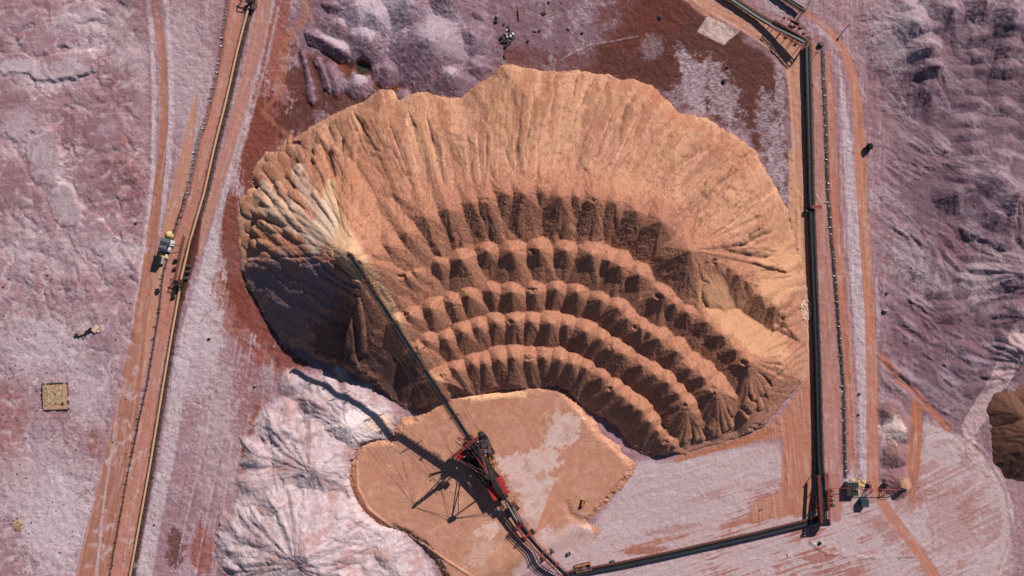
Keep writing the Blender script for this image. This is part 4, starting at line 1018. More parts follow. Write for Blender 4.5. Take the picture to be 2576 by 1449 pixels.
def conveyor(name, pts, label, group=None, bw=1.6, belt='belt', load=None, frame_w=2.4, frame='steel', walk=0, walk_w=1.1, walk_mat='rust', trestle=7.0, cover=False, idler=2.4, tmat='steel', skirt=0.5, spill=None):
    """belt conveyor along 3-D points (belt level)"""
    P0 = resample(pts, 6.0); fr = frames(P0)
    base = Vector((P0[0].x, P0[0].y, gz(P0[0].x, P0[0].y)))
    t = thing(name, base, label, 'conveyor', group)
    strip(MB(), fr, [(-bw / 2, .18), (-bw * .28, 0), (bw * .28, 0), (bw / 2, .18), (bw / 2, .10), (bw * .28, -.08), (-bw * .28, -.08), (-bw / 2, .10)], True).build('belt', M[belt], t)
    if load:
        fr2 = frames(resample(pts, 2.0))
        strip(MB(), fr2, [(-bw * .44, .13), (-bw * .2, .34), (bw * .12, .36), (bw * .44, .13)]).build('ore_load', M[load], t)
    mb = MB()
    for s_ in (-1, 1):
        strip(mb, fr, [(s_ * frame_w / 2 - .12, -.35), (s_ * frame_w / 2 + .12, -.35), (s_ * frame_w / 2 + .12, .12), (s_ * frame_w / 2 - .12, .12)], True)
    for p, d, sd in frames(resample(pts, idler)):
        mb.beam(p - sd * frame_w * .5 + Vector((0, 0, -.16)), p + sd * frame_w * .5 + Vector((0, 0, -.16)), .22, .14)
        mb.beam(p - sd * (bw * .5 + .03) + Vector((0, 0, .0)), p - sd * (frame_w * .5) + Vector((0, 0, .22)), .16, .12)
        mb.beam(p + sd * (bw * .5 + .03) + Vector((0, 0, .0)), p + sd * (frame_w * .5) + Vector((0, 0, .22)), .16, .12)
    mb.build('frame', M[frame], t)
    if skirt:
        mb = MB()
        strip(mb, fr, [(-frame_w / 2 - skirt, -.45), (frame_w / 2 + skirt, -.45), (frame_w / 2 + skirt, -.37), (-frame_w / 2 - skirt, -.37)], True)
        mb.build('deck', M['black'], t)
    if walk:
        mb = MB(); s0 = walk * (frame_w / 2 + skirt + .05); s1 = s0 + walk * walk_w
        a, b = min(s0, s1), max(s0, s1)
        strip(mb, fr, [(a, -.3), (b, -.3), (b, -.2), (a, -.2)], True)
        w_ = mb.build('walkway', M[walk_mat], t)
        mb = MB(); f2 = frames(resample(pts, 3.0))
        for i, (p, d, sd) in enumerate(f2):
            q = p + sd * (s1 * .97); mb.beam(q + Vector((0, 0, -.3)), q + Vector((0, 0, .85)), .1)
            if i: mb.beam(last, q + Vector((0, 0, .85)), .1)
            last = q + Vector((0, 0, .85))
        mb.build('handrail', M[walk_mat], w_)
    if trestle:
        fr3 = frames(resample(pts, trestle))
        for p, d, sd in fr3[:100]:
            g = gz(p.x, p.y) - .3
            if p.z - g < .5: continue
            mb = MB(); w = frame_w * .5 + .1; sp = 1 + (p.z - g) * .10
            a = p - sd * w + Vector((0, 0, -.4)); b = p + sd * w + Vector((0, 0, -.4))
            ga = Vector((p.x - sd.x * w * sp, p.y - sd.y * w * sp, g)); gb = Vector((p.x + sd.x * w * sp, p.y + sd.y * w * sp, g))
            mb.beam(a, ga, .22); mb.beam(b, gb, .22); mb.beam(a, b, .25)
            if p.z - g > 2.5: mb.beam(a, gb, .12); mb.beam(b, ga, .12)
            mb.build('trestle', M[tmat], t)
    return t

def path(pl, h): return [G(x, y, h) for x, y in pl]
def flatpath(pl, h):
    """keeps a conveyor level over small bumps"""
    return [P(x, y, float(0.5 * gz(P(x, y).x, P(x, y).y) + h)) for x, y in pl]

# ------------------------------------------------------------------ brine pool
mb = MB(); pts = []
for i in range(28):
    a = 2 * math.pi * i / 28; r = 5.2 + 1.3 * math.sin(2 * a + .7) + .9 * math.sin(3 * a) + .4 * math.sin(7 * a)
    pts.append((pw.x + math.cos(a) * r, pw.y + math.sin(a) * r * 0.85))
k = len(mb.v); mb.v = [Vector((x, y, -0.45)) for x, y in pts]; mb.f = [tuple(range(28))]
tag(mb.build('brine_pool', M['brine']), None, None, kind='structure')

# ------------------------------------------------------------------ left field conveyors carrying ochre ore
c_l = [(x + .0, y) for x, y in conv_left]
up_ = [(636, -60), (634, -20), (629, 4)]
mid_ = [(627, 13), (597, 127), (567, 260), (540, 367), (514, 483), (480, 600), (455, 703)]
low_ = [(452, 718), (450, 743), (433, 836), (411, 966), (377, 1173), (327, 1449), (312, 1530)]
for pl, lb in ((up_, 'short end of an ore conveyor running out of the top edge, left of the mounds'),
               (mid_, 'long ore-laden conveyor from the top edge down to the dark transfer station on the left'),
               (low_, 'long ore-laden conveyor below the left transfer station, running out of the bottom edge')):
    conveyor('belt_conveyor', flatpath(pl, 1.5), lb, 'ore conveyors crossing the left field', bw=1.75, load='ore', frame_w=2.1, walk=0, trestle=7.5, skirt=.12)
def portal(dx, dy, yaw, w, label, h=5):
    b = G(dx, dy)
    t = thing('transfer_station', b, label, 'transfer station')
    R = Matrix.Rotation(yaw, 3, 'Z'); v = lambda x, y, z: b + R @ Vector((x, y, z))
    mb = MB()
    for sx in (-1, 1):
        for sy in (-1, 1): mb.beam(v(sx * w / 2, sy * 1.6, -.3), v(sx * w / 2, sy * 1.6, h), .35)
        mb.beam(v(sx * w / 2, -1.6, h), v(sx * w / 2, 1.6, h), .3); mb.beam(v(sx * w / 2, -1.6, 0), v(sx * w / 2, 1.6, h), .2)
    for sy in (-1, 1): mb.beam(v(-w / 2, sy * 1.6, h), v(w / 2, sy * 1.6, h), .4)
    mb.build('frame', M['steel'], t)
    MB().box(v(0, 0, h - 1.4), (3.2, 3.0, 1.8), yaw).build('chute', M['black'], t)
    mb = MB(); mb.box(v(w * .36, 0.2, h + .5), (2.2, 1.6, 1.2), yaw); mb.cyl(v(w * .2, -.4, h + .5), v(w * .5, -.4, h + .5), .55); mb.build('drive_unit', M['steel'], t)
    MB().cyl(v(-1.6, 1.2, h - .9), v(1.6, 1.2, h - .9), .6).build('drum', M['rust'], t)
    mb = MB(); mb.beam(v(-w / 2 - .6, 2.1, h + .1), v(w / 2 + 1.2, 2.1, h + .1), .8, .12); mb.beam(v(-w / 2 - .6, 2.6, h + 1), v(w / 2 + 1.2, 2.6, h + 1), .1); mb.build('walkway', M['rust'], t)
    return t
portal(629, 7, math.radians(-14), 12, 'rust-topped transfer portal over the belt at the top edge')
portal(450, 712, math.radians(-14), 8, 'dark transfer station where two ore belts meet beside the grey sheds')
# lattice ramp and machinery around the left station
b = G(462, 655); t = thing('drive_platform', b, 'dark rusty drive platform wrapped round the belt above the left transfer station', 'conveyor drive')
dd = (P(450, 743) - P(480, 600)).normalized(); sdv = dd.cross(Vector((0, 0, 1)))
mb = MB()
for s_, L0, L1 in ((-1, -20, 22), (1, -18, 18)):
    p0 = b + dd * L0 + sdv * s_ * 2.6 + Vector((0, 0, 1.2)); p1 = b + dd * L1 + sdv * s_ * 2.6 + Vector((0, 0, 1.2))
    mb.beam(p0, p1, 1.6, .12)
mb.build('walkway', M['rust'], t)
mb = MB()
for i in range(11):
    for s_ in (-1, 1):
        q = b + dd * (-19 + i * 3.9) + sdv * s_ * 3.5; mb.beam(q, q + Vector((0, 0, 2.4)), .14)
for s_ in (-1, 1):
    for z in (1.3, 2.4): mb.beam(b + dd * -19 + sdv * s_ * 3.5 + Vector((0, 0, z)), b + dd * 20 + sdv * s_ * 3.5 + Vector((0, 0, z)), .12)
mb.build('handrail', M['steel'], t)
for dxy in ((443, 655), (441, 676), (439, 735), (437, 747), (476, 670), (474, 684), (470, 700)):
    q = G(*dxy, .1); mb = MB(); mb.box(q + Vector((0, 0, .8)), (2.4, 2.0, 1.5), .3); mb.cyl(q + Vector((-1.2, 0, 1.6)), q + Vector((1.0, .4, 1.6)), .6)
    mb.build('motor', M['steel'] if dxy[0] < 460 else M['wall'], t)

# second, dismantled lines: belt scraps with idler frames lying along them
def idler_frame(mtl, pale):
    t = thing('idler_frame', (0, 0, 0), None, None)
    mb = MB(); mb.beam((-1.5, 0, .12), (1.5, 0, .12), .2, .16)
    for s_ in (-1, 1): mb.beam((s_ * 1.3, 0, .1), (s_ * 1.45, 0, 1.0), .16)
    mb.build('frame', M[mtl], t)
    mb = MB(); mb.cyl((-.45, 0, .55), (.45, 0, .55), .14, 8)
    for s_ in (-1, 1): mb.cyl((s_ * .48, 0, .55), (s_ * 1.25, 0, .9), .14, 8)
    mb.build('roller', M['lamp' if pale else 'steel'], t)
    return t
def copy_tree(o):
    c = o.copy(); COL.objects.link(c)
    for ch in o.children:
        d = ch.copy(); COL.objects.link(d); d.parent = c
    return c
def idlers(pl, step, jit, label, group, mtl, pale, seed):
    r_ = random.Random(seed); pts = [P(x, y) for x, y in pl]; tot = resample(pts, step); first = idler_frame(mtl, pale); used = False
    for i, (p, d, sd) in enumerate(frames(tot)):
        if abs(p.x) > 392 or abs(p.y) > 222 or r_.random() < .12: continue
        o = first if not used else copy_tree(first); used = True
        p = p + d * (r_.random() - .5) * step * .6; off = (r_.random() - .5) * 1.8
        q = p + sd * off; o.location = (q.x, q.y, gz(q.x, q.y) + .02)
        o.rotation_euler = (0, 0, math.atan2(sd.y, sd.x) + (r_.random() - .5) * jit + (.45 if i % 3 == 0 else 0))
        s = .6 + .5 * r_.random(); o.scale = (s, s, s)
        tag(o, label, 'idler frame', group)
idlers(idler_right, 6.2, .9, 'pale tilted idler frame of the dismantled line beside the long black conveyor', 'idler frames lying in the right-hand trench', 'lamp', True, 3)
idlers(idler_left[:5], 3.6, .8, 'idler frame lying in the dark strip left of the upper ore conveyor', 'idler frames of the upper left line', 'lamp', True, 4)
idlers([(467, 500)] + idler_left[5:], 5.2, .6, 'rusty idler frame in the narrow dark trench left of the ore conveyors', 'idler frames of the lower left trench', 'rust', False, 5)
def scrap_belt(pl, w, label, m_='belt'):
    fr = frames(resample([G(x, y, .12) for x, y in pl], 3.0)); r_ = random.Random(int(pl[0][0]))
    fr2 = [(Vector((p.x + (r_.random() - .5) * .5, p.y, gz(p.x, p.y) + .10)), d, sd) for p, d, sd in fr]
    mb = MB(); strip(mb, fr2, [(-w / 2, 0), (w / 2, 0), (w / 2, .12), (-w / 2, .12)], True)
    return tag(mb.build('old_belt', M[m_]), label, 'conveyor belt')
scrap_belt(idler_right, 1.25, 'worn dark belt lying in the trench east of the long black conveyor', 'belt')
scrap_belt([(467, 483)] + idler_left[5:], .6, 'thin dark belt remnant lying in the trench left of the ore conveyors', 'steel')

# ------------------------------------------------------------------ black conveyors on the right
conveyor('belt_conveyor', flatpath([(2030, 112), (2040, 520), (2055, 900), (2061, 1150)], 3.0) + [P(2066, 1210, 4.2), P(2071, 1308, 8.5)],
         'long black conveyor running straight down between the orange tracks east of the heap', bw=2.0, belt='belt', frame_w=3.0, frame='black', walk=-1, walk_w=1.0, walk_mat='steel', trestle=7.0, skirt=.5, tmat='black')
conveyor('belt_conveyor', flatpath([(1790, -36), (1836, -6), (1905, 40)], 3.2) + [P(1950, 66, 5.0), P(2024, 104, 9.5)],
         'black conveyor with grey belt rising to the red corner frame at the upper right', bw=1.9, belt='belt_grey', frame_w=2.8, frame='black', walk=-1, walk_w=1.2, walk_mat='rust', trestle=6.5, skirt=.6, tmat='steel')
conveyor('belt_conveyor', [P(2063, 1309, 3.0), P(1900, 1349, 2.8), P(1700, 1394, 2.6), P(1560, 1424, 2.6), P(1424, 1449, 2.6)],
         'black conveyor slanting along the bottom from the stacker bridge to the right-hand line', bw=2.2, belt='belt', frame_w=3.0, frame='black', walk=1, walk_w=1.6, walk_mat='rust', trestle=6.5, skirt=.35, tmat='rust')
conveyor('belt_conveyor', [P(1950, -22, 3), P(2018, 22, 3.6)], 'short old rusty conveyor ending at the lattice mast in the upper right', bw=1.2, frame_w=2.6, walk=1, walk_mat='rust', trestle=6)

# red frames and machinery at the upper corner
b = G(1990, 80); t = thing('corner_tower', b, 'red steel head frame at the upper bend of the black conveyor', 'transfer station')
mb = MB()
e0, e1 = P(1942, 58, 5.5), P(2030, 112, 9.5); n_ = (e1 - e0).cross(Vector((0, 0, 1))).normalized()
for s_ in (-2.9, 2.9):
    mb.truss(e0 + n_ * s_, e1 + n_ * s_, .7, 1.6, 14, .16)
for s_ in (-2.9, 2.9):
    for k_ in (0, .33, .66, 1):
        q = e0.lerp(e1, k_) + n_ * s_; mb.beam(q, Vector((q.x, q.y, 0)), .35)
mb.build('side_truss', M['red'], t)
mb = MB(); q = e1; mb.beam(q + n_ * -5, q + n_ * 3.6 + Vector((1.0, 1.0, 0)), .5); mb.beam(q + n_ * -5 + Vector((1.5, .5, 0)), q + n_ * 3.6 + Vector((2.5, 1.5, 0)), .4)
for s_ in (-4.6, -1.5, 1.5, 3.4): mb.beam(q + n_ * s_ + Vector((.8, .5, .2)), Vector((q.x + n_.x * s_ + 2, q.y + n_.y * s_ + 1, 0)), .3)
mb.build('end_frame', M['red'], t)
for i_, (dx, dy, s_) in enumerate(((1994, 52, 2.6), (2006, 58, 3.0), (1999, 66, 2.2), (2013, 70, 2.4), (1974, 44, 1.8), (2022, 84, 2.0))):
    q = P(dx, dy, 5); mb = MB(); mb.box((q.x, q.y, 4.6), (s_, s_ * .7, 1.8), -.55); mb.cyl((q.x - s_ / 2, q.y, 5.6), (q.x + s_ / 2, q.y - .6, 5.6), .5)
    mb.beam((q.x, q.y, 0), (q.x, q.y, 4), .4); mb.build('drive_unit', M['red' if i_ % 2 == 0 else 'steel'], t)
mb = MB(); q = P(2008, 60, 5); mb.beam((q.x - 8, q.y + 4.5, 4.2), (q.x + 6, q.y - 4, 4.2), 2.0, .15); mb.build('walkway', M['rust'], t)
b = G(2000, 60); t = thing('lattice_bridge', b, 'rusty lattice bridge slanting between the red corner frame and the old conveyor end', 'lattice bridge')
MB().truss(P(2002, 56, 7), P(2024, 22, 8), 1.2, 1.2, 9, .15).build('girder', M['rust'], t)
mb = MB(); a_ = P(2018, 24, 8); mb.beam(a_ + Vector((-1.5, -1, 0)), a_ + Vector((4.8, 5, 3)), .35); mb.beam(a_ + Vector((2.5, -1.5, 0)), a_ + Vector((4.8, 5, 3)), .35); mb.beam(a_ + Vector((-1.5, -1, 0)), a_ + Vector((2.5, -1.5, 0)), .4)
for q in ((-1, -1), (2.5, -1)): mb.beam((a_.x + q[0], a_.y + q[1], 0), (a_.x + q[0], a_.y + q[1], 8), .3)
mb.build('head_frame', M['rust'], t)
mb = MB(); mb.box(a_ + Vector((.8, -.2, .8)), (3, 2, 1.4), -.5); mb.build('drive_unit', M['steel'], t)
b = G(2048, 130); t = thing('cable_post', b, 'leaning steel cable posts in a V right of the upper conveyor corner', 'cable post')
mb = MB(); mb.beam(P(2034, 112, 7), P(2070, 103, 6), .14); mb.beam(G(2032, 126, .3), G(2050, 137, 3.2), .3); mb.beam(G(2050, 137, .2), G(2066, 120, 3), .3); mb.beam(G(2047, 142, .1), G(2050, 137, 3.2), .25); mb.build('post', M['steel'], t)
mb = MB(); q = G(2064, 112, 0); mb.box(q + Vector((0, 0, 1.2)), (3.2, 2.6, 2.2), .5); mb.cyl(q + Vector((-1.8, .5, 1.4)), q + Vector((1.9, -.3, 1.4)), .7); mb.beam(q + Vector((-2.5, -2, .5)), q + Vector((3, 2.5, 3)), .3); mb.beam(q + Vector((-2, 2, .5)), q + Vector((2, 3.5, 2.5)), .2)
mb.build('tail_drum', M['steel'], t)
q = G(2126, 72); mb = MB(); mb.cyl(q, q + Vector((0, 0, 6.0)), .35, 8, .25); mb.cyl(q + Vector((0, 0, 6.0)), q + Vector((0, 0, 6.6)), .9, 10)
tag(mb.build('marker_post', M['rust']), 'lone thin post with round head on the salt east of the red corner frame', 'post')

# crossing gantry half way down
b = G(2047, 522); t = thing('crossing_gantry', b, 'small steel crossing bridge over the long black conveyor with brown winch box', 'crossing bridge')
mb = MB(); mb.beam(b + Vector((-3.4, 0, 4.4)), b + Vector((4.2, 0, 4.4)), 2.0, .15)
for s_ in (-1, 1):
    mb.beam(b + Vector((-3.4, s_, 5.3)), b + Vector((4.2, s_, 5.3)), .14); mb.beam(b + Vector((-3.4, s_, 0)), b + Vector((-3.4, s_, 5.3)), .2); mb.beam(b + Vector((4.0, s_, 0)), b + Vector((4.0, s_, 5.3)), .2)
mb.build('deck', M['red'], t)
mb = MB(); 
for s_ in (-1, 1): mb.beam(b + Vector((4.1, s_ * .6 + 1.5, 4.4)), b + Vector((1.8, s_ * .6 + 9.5, .2)), .16)
for k_ in range(9): mb.beam(b + Vector((4.1 - 2.3 * k_ / 9, .9 + 8 * k_ / 9, 4.4 - 4.2 * k_ / 9)), b + Vector((4.1 - 2.3 * k_ / 9, 2.1 + 8 * k_ / 9, 4.4 - 4.2 * k_ / 9)), .3, .06)
mb.build('stair', M['lamp'], t)
q = G(2029, 533); mb = MB(); mb.box(q + Vector((0, 0, 1.1)), (3.6, 3.0, 2.0), .2); mb.cyl(q + Vector((-1.6, 0, 2.2)), q + Vector((1.6, .4, 2.2)), .8); mb.beam(q + Vector((1, 2, .4)), q + Vector((4, 6, 2.5)), .3); mb.build('winch_box', M['steel'], t)

# lower right drive tower
b = G(2066, 1262); t = thing('drive_tower', b, 'tall dark drive tower with red rails at the lower end of the long black conveyor', 'transfer station')
mb = MB(); mb.truss(P(2059, 1196, 7), P(2066, 1316, 10), .9, 2.0, 16, .17); mb.truss(P(2081, 1190, 6), P(2087, 1312, 9), .9, 2.0, 16, .17); mb.build('side_truss', M['red'], t)
mb = MB(); mb.beam(P(2055, 1196, 6), P(2061, 1316, 9), 2.0, .2); mb.build('walkway', M['black'], t)
for dx, dy in ((2056, 1200), (2058, 1240), (2060, 1280), (2062, 1314), (2084, 1200), (2085, 1240), (2086, 1280), (2087, 1314)):
    q = P(dx, dy, 8); MB().beam((q.x, q.y, 8), (q.x, q.y, -.2), .45).build('column', M['black'], t)
mb = MB(); mb.beam(P(2057, 1316, 9.5), P(2090, 1312, 9.5), .6); mb.beam(P(2056, 1322, 9.5), P(2092, 1318, 9.5), .5); mb.beam(P(2057, 1316, 9.5), P(2056, 1322, 9.5), .4); mb.build('cross_beam', M['black'], t)
MB().box(P(2074, 1314, 6.5), (6.2, 4, 5), .05).build('chute', M['black'], t)
for dx, dy in ((2086, 1232), (2087, 1244), (2086, 1256), (2089, 1268)):
    q = G(dx, dy, 2.2); mb = MB(); mb.box(q, (2.4, 2.2, 2.4), .1); mb.cyl(q + Vector((-.5, 0, 1.4)), q + Vector((2, .2, 1.4)), .6); mb.build('motor', M['rust' if dy < 1250 else 'steel'], t)

# hopper trolley, cabinet and small things by the lower conveyor
b = G(1466, 1424); t = thing('tripper_car', b, 'orange framed trolley with blue drums beside the bottom conveyor', 'tripper car')
ang = math.atan2((P(1500, 1410) - P(1430, 1426)).y, (P(1500, 1410) - P(1430, 1426)).x)
R = Matrix.Rotation(ang, 3, 'Z'); v3 = lambda x, y, z: b + R @ Vector((x, y, z))
mb = MB(); mb.box(v3(0, 0, 1.0), (12, 5.2, .3), ang)
mb.build('deck', M['steel'], t)
mb = MB()
for sx in (-5.6, -1.9, 1.9, 5.6):
    for sy in (-2.4, 2.4): mb.beam(v3(sx, sy, 0), v3(sx, sy, 4.0), .28)
    mb.beam(v3(sx, -2.4, 4.0), v3(sx, 2.4, 4.0), .25)
mb.beam(v3(-6, 2.5, 4.1), v3(6.4, 2.5, 4.1), 1.0, .25); mb.beam(v3(-6, -2.4, 4.0), v3(6, -2.4, 4.0), .25)
mb.beam(v3(-.6, -2.4, 4.05), v3(-.6, 2.4, 4.05), .2); mb.beam(v3(.9, -2.4, 4.05), v3(.9, 2.4, 4.05), .2)
for y_ in (-1, .3, 1.4): mb.beam(v3(-.6, y_, 4.05), v3(.9, y_, 4.05), .2)
mb.build('frame', M['orange'], t)
for x_ in (-.6, 1.4, 3.2): MB().cyl(v3(x_, -1.3, 1.15), v3(x_, -1.3, 2.6), .75, 12).build('drum', M['blue'], t)
MB().box(v3(-4.4, -.4, 2.2), (1.8, 3.6, 2.4), ang).build('cabin', M['wall'], t)
MB().box(v3(4.4, .3, 2.0), (2.0, 2.4, 2.0), ang).build('engine_box', M['black'], t)
q = G(1541, 1412); mb = MB(); mb.box(q + Vector((0, 0, 1.1)), (2.6, 2.0, 2.0), .25); mb.box(q + Vector((0, 0, 2.2)), (2.9, 2.3, .15), .25); mb.cyl(q + Vector((-1.8, -.3, .7)), q + Vector((-1.8, .4, .7)), .5)
tag(mb.build('cable_cabinet', M['wall']), 'small dark box standing on the bottom conveyor bank right of the orange trolley', 'cabinet')
q = G(1432, 1390); t = thing('cable_reel', q, 'small greenish cable reel beside the red bridge above the bottom conveyor', 'cable reel')
MB().cyl(q + Vector((-.9, -.5, 1.3)), q + Vector((.9, .5, 1.3)), 1.0, 14).build('drum', M['wall'], t)
mb = MB()
for s_ in (-1, 1): mb.cyl(q + Vector((s_ * .9, s_ * .5, 1.3)), q + Vector((s_ * 1.1, s_ * .6, 1.3)), 1.35, 16)
mb.build('flange', M['lamp'], t)
q = G(2062, 1365); t = thing('tank', q, 'tiny dark tank with a white side below the lower conveyor corner', 'tank')
MB().cyl(q, q + Vector((0, 0, 1.6)), 1.1, 14).build('body', M['black'], t); MB().box(q + Vector((1.1, .1, .9)), (.7, 1.4, 1.3)).build('side_panel', M['white'], t)
mb = MB(); mb.box(G(1986, 1396, .25), (3.2, 3.0, .5), .3); mb.rock(G(1990, 1399, .3), 1.0, .4, 2); tag(mb.build('salt_block', M['paler']), 'single pale block lying on the pink flat below the bottom conveyor', 'block')

# ------------------------------------------------------------------ sheds
def shed(dx, dy, w, d, h, yaw, label, roofm='greyroof', wallm='wall', ridge=True, extra=None):
    b = G(dx, dy); b = Vector((b.x, b.y, gz(b.x, b.y) - .1)); t = thing('shed', b, label, 'shed')
    R = Matrix.Rotation(yaw, 3, 'Z'); v = lambda x, y, z: b + R @ Vector((x, y, z))
    MB().box(v(0, 0, h / 2), (w, d, h), yaw).build('wall', M[wallm], t)
    mb = MB(); o_ = .25
    if ridge:
        for s_ in (-1, 1):
            mb.quad8([v(-w / 2 - o_, s_ * (d / 2 + o_), h + .02), v(w / 2 + o_, s_ * (d / 2 + o_), h + .02), v(w / 2 + o_, 0, h + 1.0), v(-w / 2 - o_, 0, h + 1.0),
                      v(-w / 2 - o_, s_ * (d / 2 + o_), h + .16), v(w / 2 + o_, s_ * (d / 2 + o_), h + .16), v(w / 2 + o_, 0, h + 1.14), v(-w / 2 - o_, 0, h + 1.14)])
    else:
        mb.box(v(0, 0, h + .1), (w + .5, d + .5, .2), yaw)
        n = int(w / .6)
        for i in range(n): mb.box(v(-w / 2 + (i + .5) * w / n, 0, h + .26), (.14, d + .5, .1), yaw)
    mb.build('roof', M[roofm], t)
    MB().box(v(w / 2 + .02, 0, 1.0), (.08, 1.0, 2.0), yaw).build('door', M['steel'], t)
    return t, v
ya = math.radians(-12)
t, v = shed(421.5, 609, 6.4, 4.6, 3.6, ya, 'upper grey-roofed shed of the pair on the left track, white lean-to on its right')
MB().box(v(4.4, 0, 1.2), (2.3, 4.2, 2.4), ya).build('lean_to', M['white'], t)
t, v = shed(415.5, 625, 5.4, 4.2, 3.2, ya, 'second grey-roofed shed, just below the first, with a smaller white lean-to')
MB().box(v(3.9, 0, .9), (2.0, 3.8, 1.8), ya).build('lean_to', M['white'], t)
t, v = shed(401, 655, 4.4, 6.2, 4.6, math.radians(-11), 'separate black flat-roofed shed at the bottom of the left shed group', 'black', 'black', False)
MB().box(v(3.1, .4, 1.0), (1.5, 5.4, 2.0), math.radians(-11)).build('lean_to', M['lamp'], t)
for dx, dy, lb in ((424, 592, 'small yellow sand heap above the upper grey shed'), (411, 645, 'yellow sand patch between the grey sheds and the black shed')):
    q = G(dx, dy); mb = MB(); mb.rock(q + Vector((0, 0, .0)), 3.4, .32, int(dx)); mb.rock(q + Vector((2, -.6, 0)), 2.6, .3, int(dx) + 1); tag(mb.build('sand_heap', M['sand'], None, True), lb, 'sand heap')
b = G(433, 600); t = thing('gangway', b, 'thin gangway from the grey sheds across the track to the ore belt', 'gangway')
mb = MB(); mb.beam(P(421, 612, 6.2), P(458, 619, 3.4), .6, .12); mb.build('deck', M['steel'], t)
mb = MB()
for k_ in (.35, .8):
    q = P(421, 612, 6.2).lerp(P(458, 619, 3.4), k_); mb.beam(q, (q.x, q.y, 0), .2)
mb.build('column', M['steel'], t)
q = G(398, 731); mb = MB(); mb.box(q + Vector((0, 0, .8)), (2.2, 2.8, 1.7), .2); mb.box(q + Vector((0, 0, 1.75)), (2.5, 3.1, .2), .2); tag(mb.build('cabinet', M['black']), 'small black cabinet on the left track below the black shed', 'cabinet')

t, v = shed(2138, 1226.5, 8.0, 9.6, 4.2, 0.0, 'olive-roofed switch house at the end of the dismantled line, lower right', 'oliveroof', 'wall', False)
mb = MB(); mb.box(v(0, 0, 4.62), (.3, 9.9, .2)); mb.box(v(0, -1.2, 4.63), (8.3, .3, .18)); mb.build('roof_ridge', M['wall'], t)
mb = MB(); mb.box(v(-.8, 5.1, 3.9), (5.5, .35, .8)); mb.box(v(3.2, -.4, 4.7), (1.8, .35, .3)); mb.build('gutter', M['lamp'], t)
for i_, y_ in enumerate((4, 2.4, .8, -3.4, -5)): MB().box(v(-4.15, y_ * .8, 1.9), (.5, .9, 1.4), .5).build('window', M['lamp'], t)
t, v = shed(2169, 1261, 5.0, 5.4, 4.4, 0.0, 'square dark teal metal hut beside the olive-roofed switch house', 'tealtop', 'teal', False)
mb = MB(); r_ = random.Random(4)
for i in range(26):
    a = r_.random() * 6.28; q = G(2156 + r_.gauss(0, 8) + 8 * math.cos(a), 1217 + r_.gauss(0, 8)); mb.rock(q, .5 + r_.random() * 1.3, .4, i)
tag(mb.build('sand_heap', M['sand']), 'pale yellow sandy rubble spread behind the olive-roofed switch house', 'rubble')

b = G(2190, 1232); t = thing('pipe_bridge', b, 'thin red pipe bridge crossing the track beside the olive-roofed house', 'pipe bridge')
mb = MB(); mb.cyl(P(2152, 1230, 6), P(2220, 1231, 6.4), .22, 8); mb.cyl(P(2220, 1231, 6.4), P(2276, 1232, 5.8), .22, 8); mb.cyl(P(2276, 1232, 5.8), P(2284, 1233, 3), .22, 8); mb.beam(P(2088, 1228, 4.5), P(2135, 1228, 4.5), .5, .12); mb.build('pipe', M['red'], t)
for dx in (2184, 2226):
    q = P(dx, 1228, 0); mb = MB()
    for s_ in (-1, 1):
        mb.beam((q.x + s_ * 1.2, q.y + 5, 0), (q.x, q.y, 6.4), .3); mb.beam((q.x + s_ * 1.2, q.y - 5, 0), (q.x, q.y, 6.4), .3)
    for z_ in (1.5, 3.0, 4.5): mb.beam((q.x, q.y + 5 * (1 - z_ / 6.4), z_), (q.x, q.y - 5 * (1 - z_ / 6.4), z_), .2)
    mb.beam((q.x, q.y, 6.4), (q.x + 6, q.y - 1, 6.2), .2)
    mb.build('trestle', M['red'], t)
for dx, dy, lb in ((2184, 1221, 'dark slatted transformer stand right of the olive-roofed house'), (2226, 1219, 'dark slatted transformer stand across the track from the olive-roofed house'), (2271, 1232, 'dark round pump housing at the right end of the red pipe bridge')):
    q = G(dx, dy); t = thing('transformer', q, lb, 'transformer')
    mb = MB(); mb.box(q + Vector((0, 0, 1.2)), (2.6, 3.0, 2.2), 0); mb.build('body', M['black'], t)
    for i in range(3): MB().cyl(q + Vector((-.8 + i * .8, 1.8, 2.2)), q + Vector((-.8 + i * .8, 1.8, 3.0)), .3, 8).build('insulator', M['lamp'], t)

# ------------------------------------------------------------------ bulldozer
b = G(1465, 1266); t = thing('bulldozer', b, 'small yellow bulldozer working on the orange terrace above the dark hollow', 'bulldozer')
ang = math.radians(-17); R = Matrix.Rotation(ang, 3, 'Z'); v = lambda x, y, z: b + R @ Vector((x, y, z))
for s_ in (-1, 1):
    mb = MB()
    prof = [(-2.3, .35), (-2.0, .05), (1.9, .05), (2.3, .4), (2.1, .95), (-2.1, 1.0)]
    k = len(mb.v)
    for x_ in (s_ * 1.0, s_ * 1.5):
        for y_, z_ in prof: mb.v.append(v(x_, y_, z_))
    mb.f += [tuple(range(6)), tuple(range(11, 5, -1))] + [(i, i + 6, (i + 1) % 6 + 6, (i + 1) % 6) for i in range(6)]
    mb.build('track', M['black'], t)
mb = MB(); mb.box(v(0, .9, 1.45), (1.5, 2.4, 1.1), ang); mb.box(v(0, -1.1, 1.2), (1.9, 1.7, .8), ang); mb.build('body', M['yellow'], t)
cabm = MB(); cabm.box(v(0, -.7, 2.1), (1.5, 1.4, 1.2), ang); cab = cabm.build('cabin', M['black'], t)
MB().box(v(0, -.7, 2.76), (1.7, 1.6, .12), ang).build('roof', M['yellow'], cab)
mb = MB()
for i in range(6):
    a0 = -1.9 + i * .633
    mb.box(v(a0 + .316, 2.75 - .12 * abs(a0 + .316), .75), (.66, .18, 1.3), ang)
mb.build('blade', M['orange'], t)
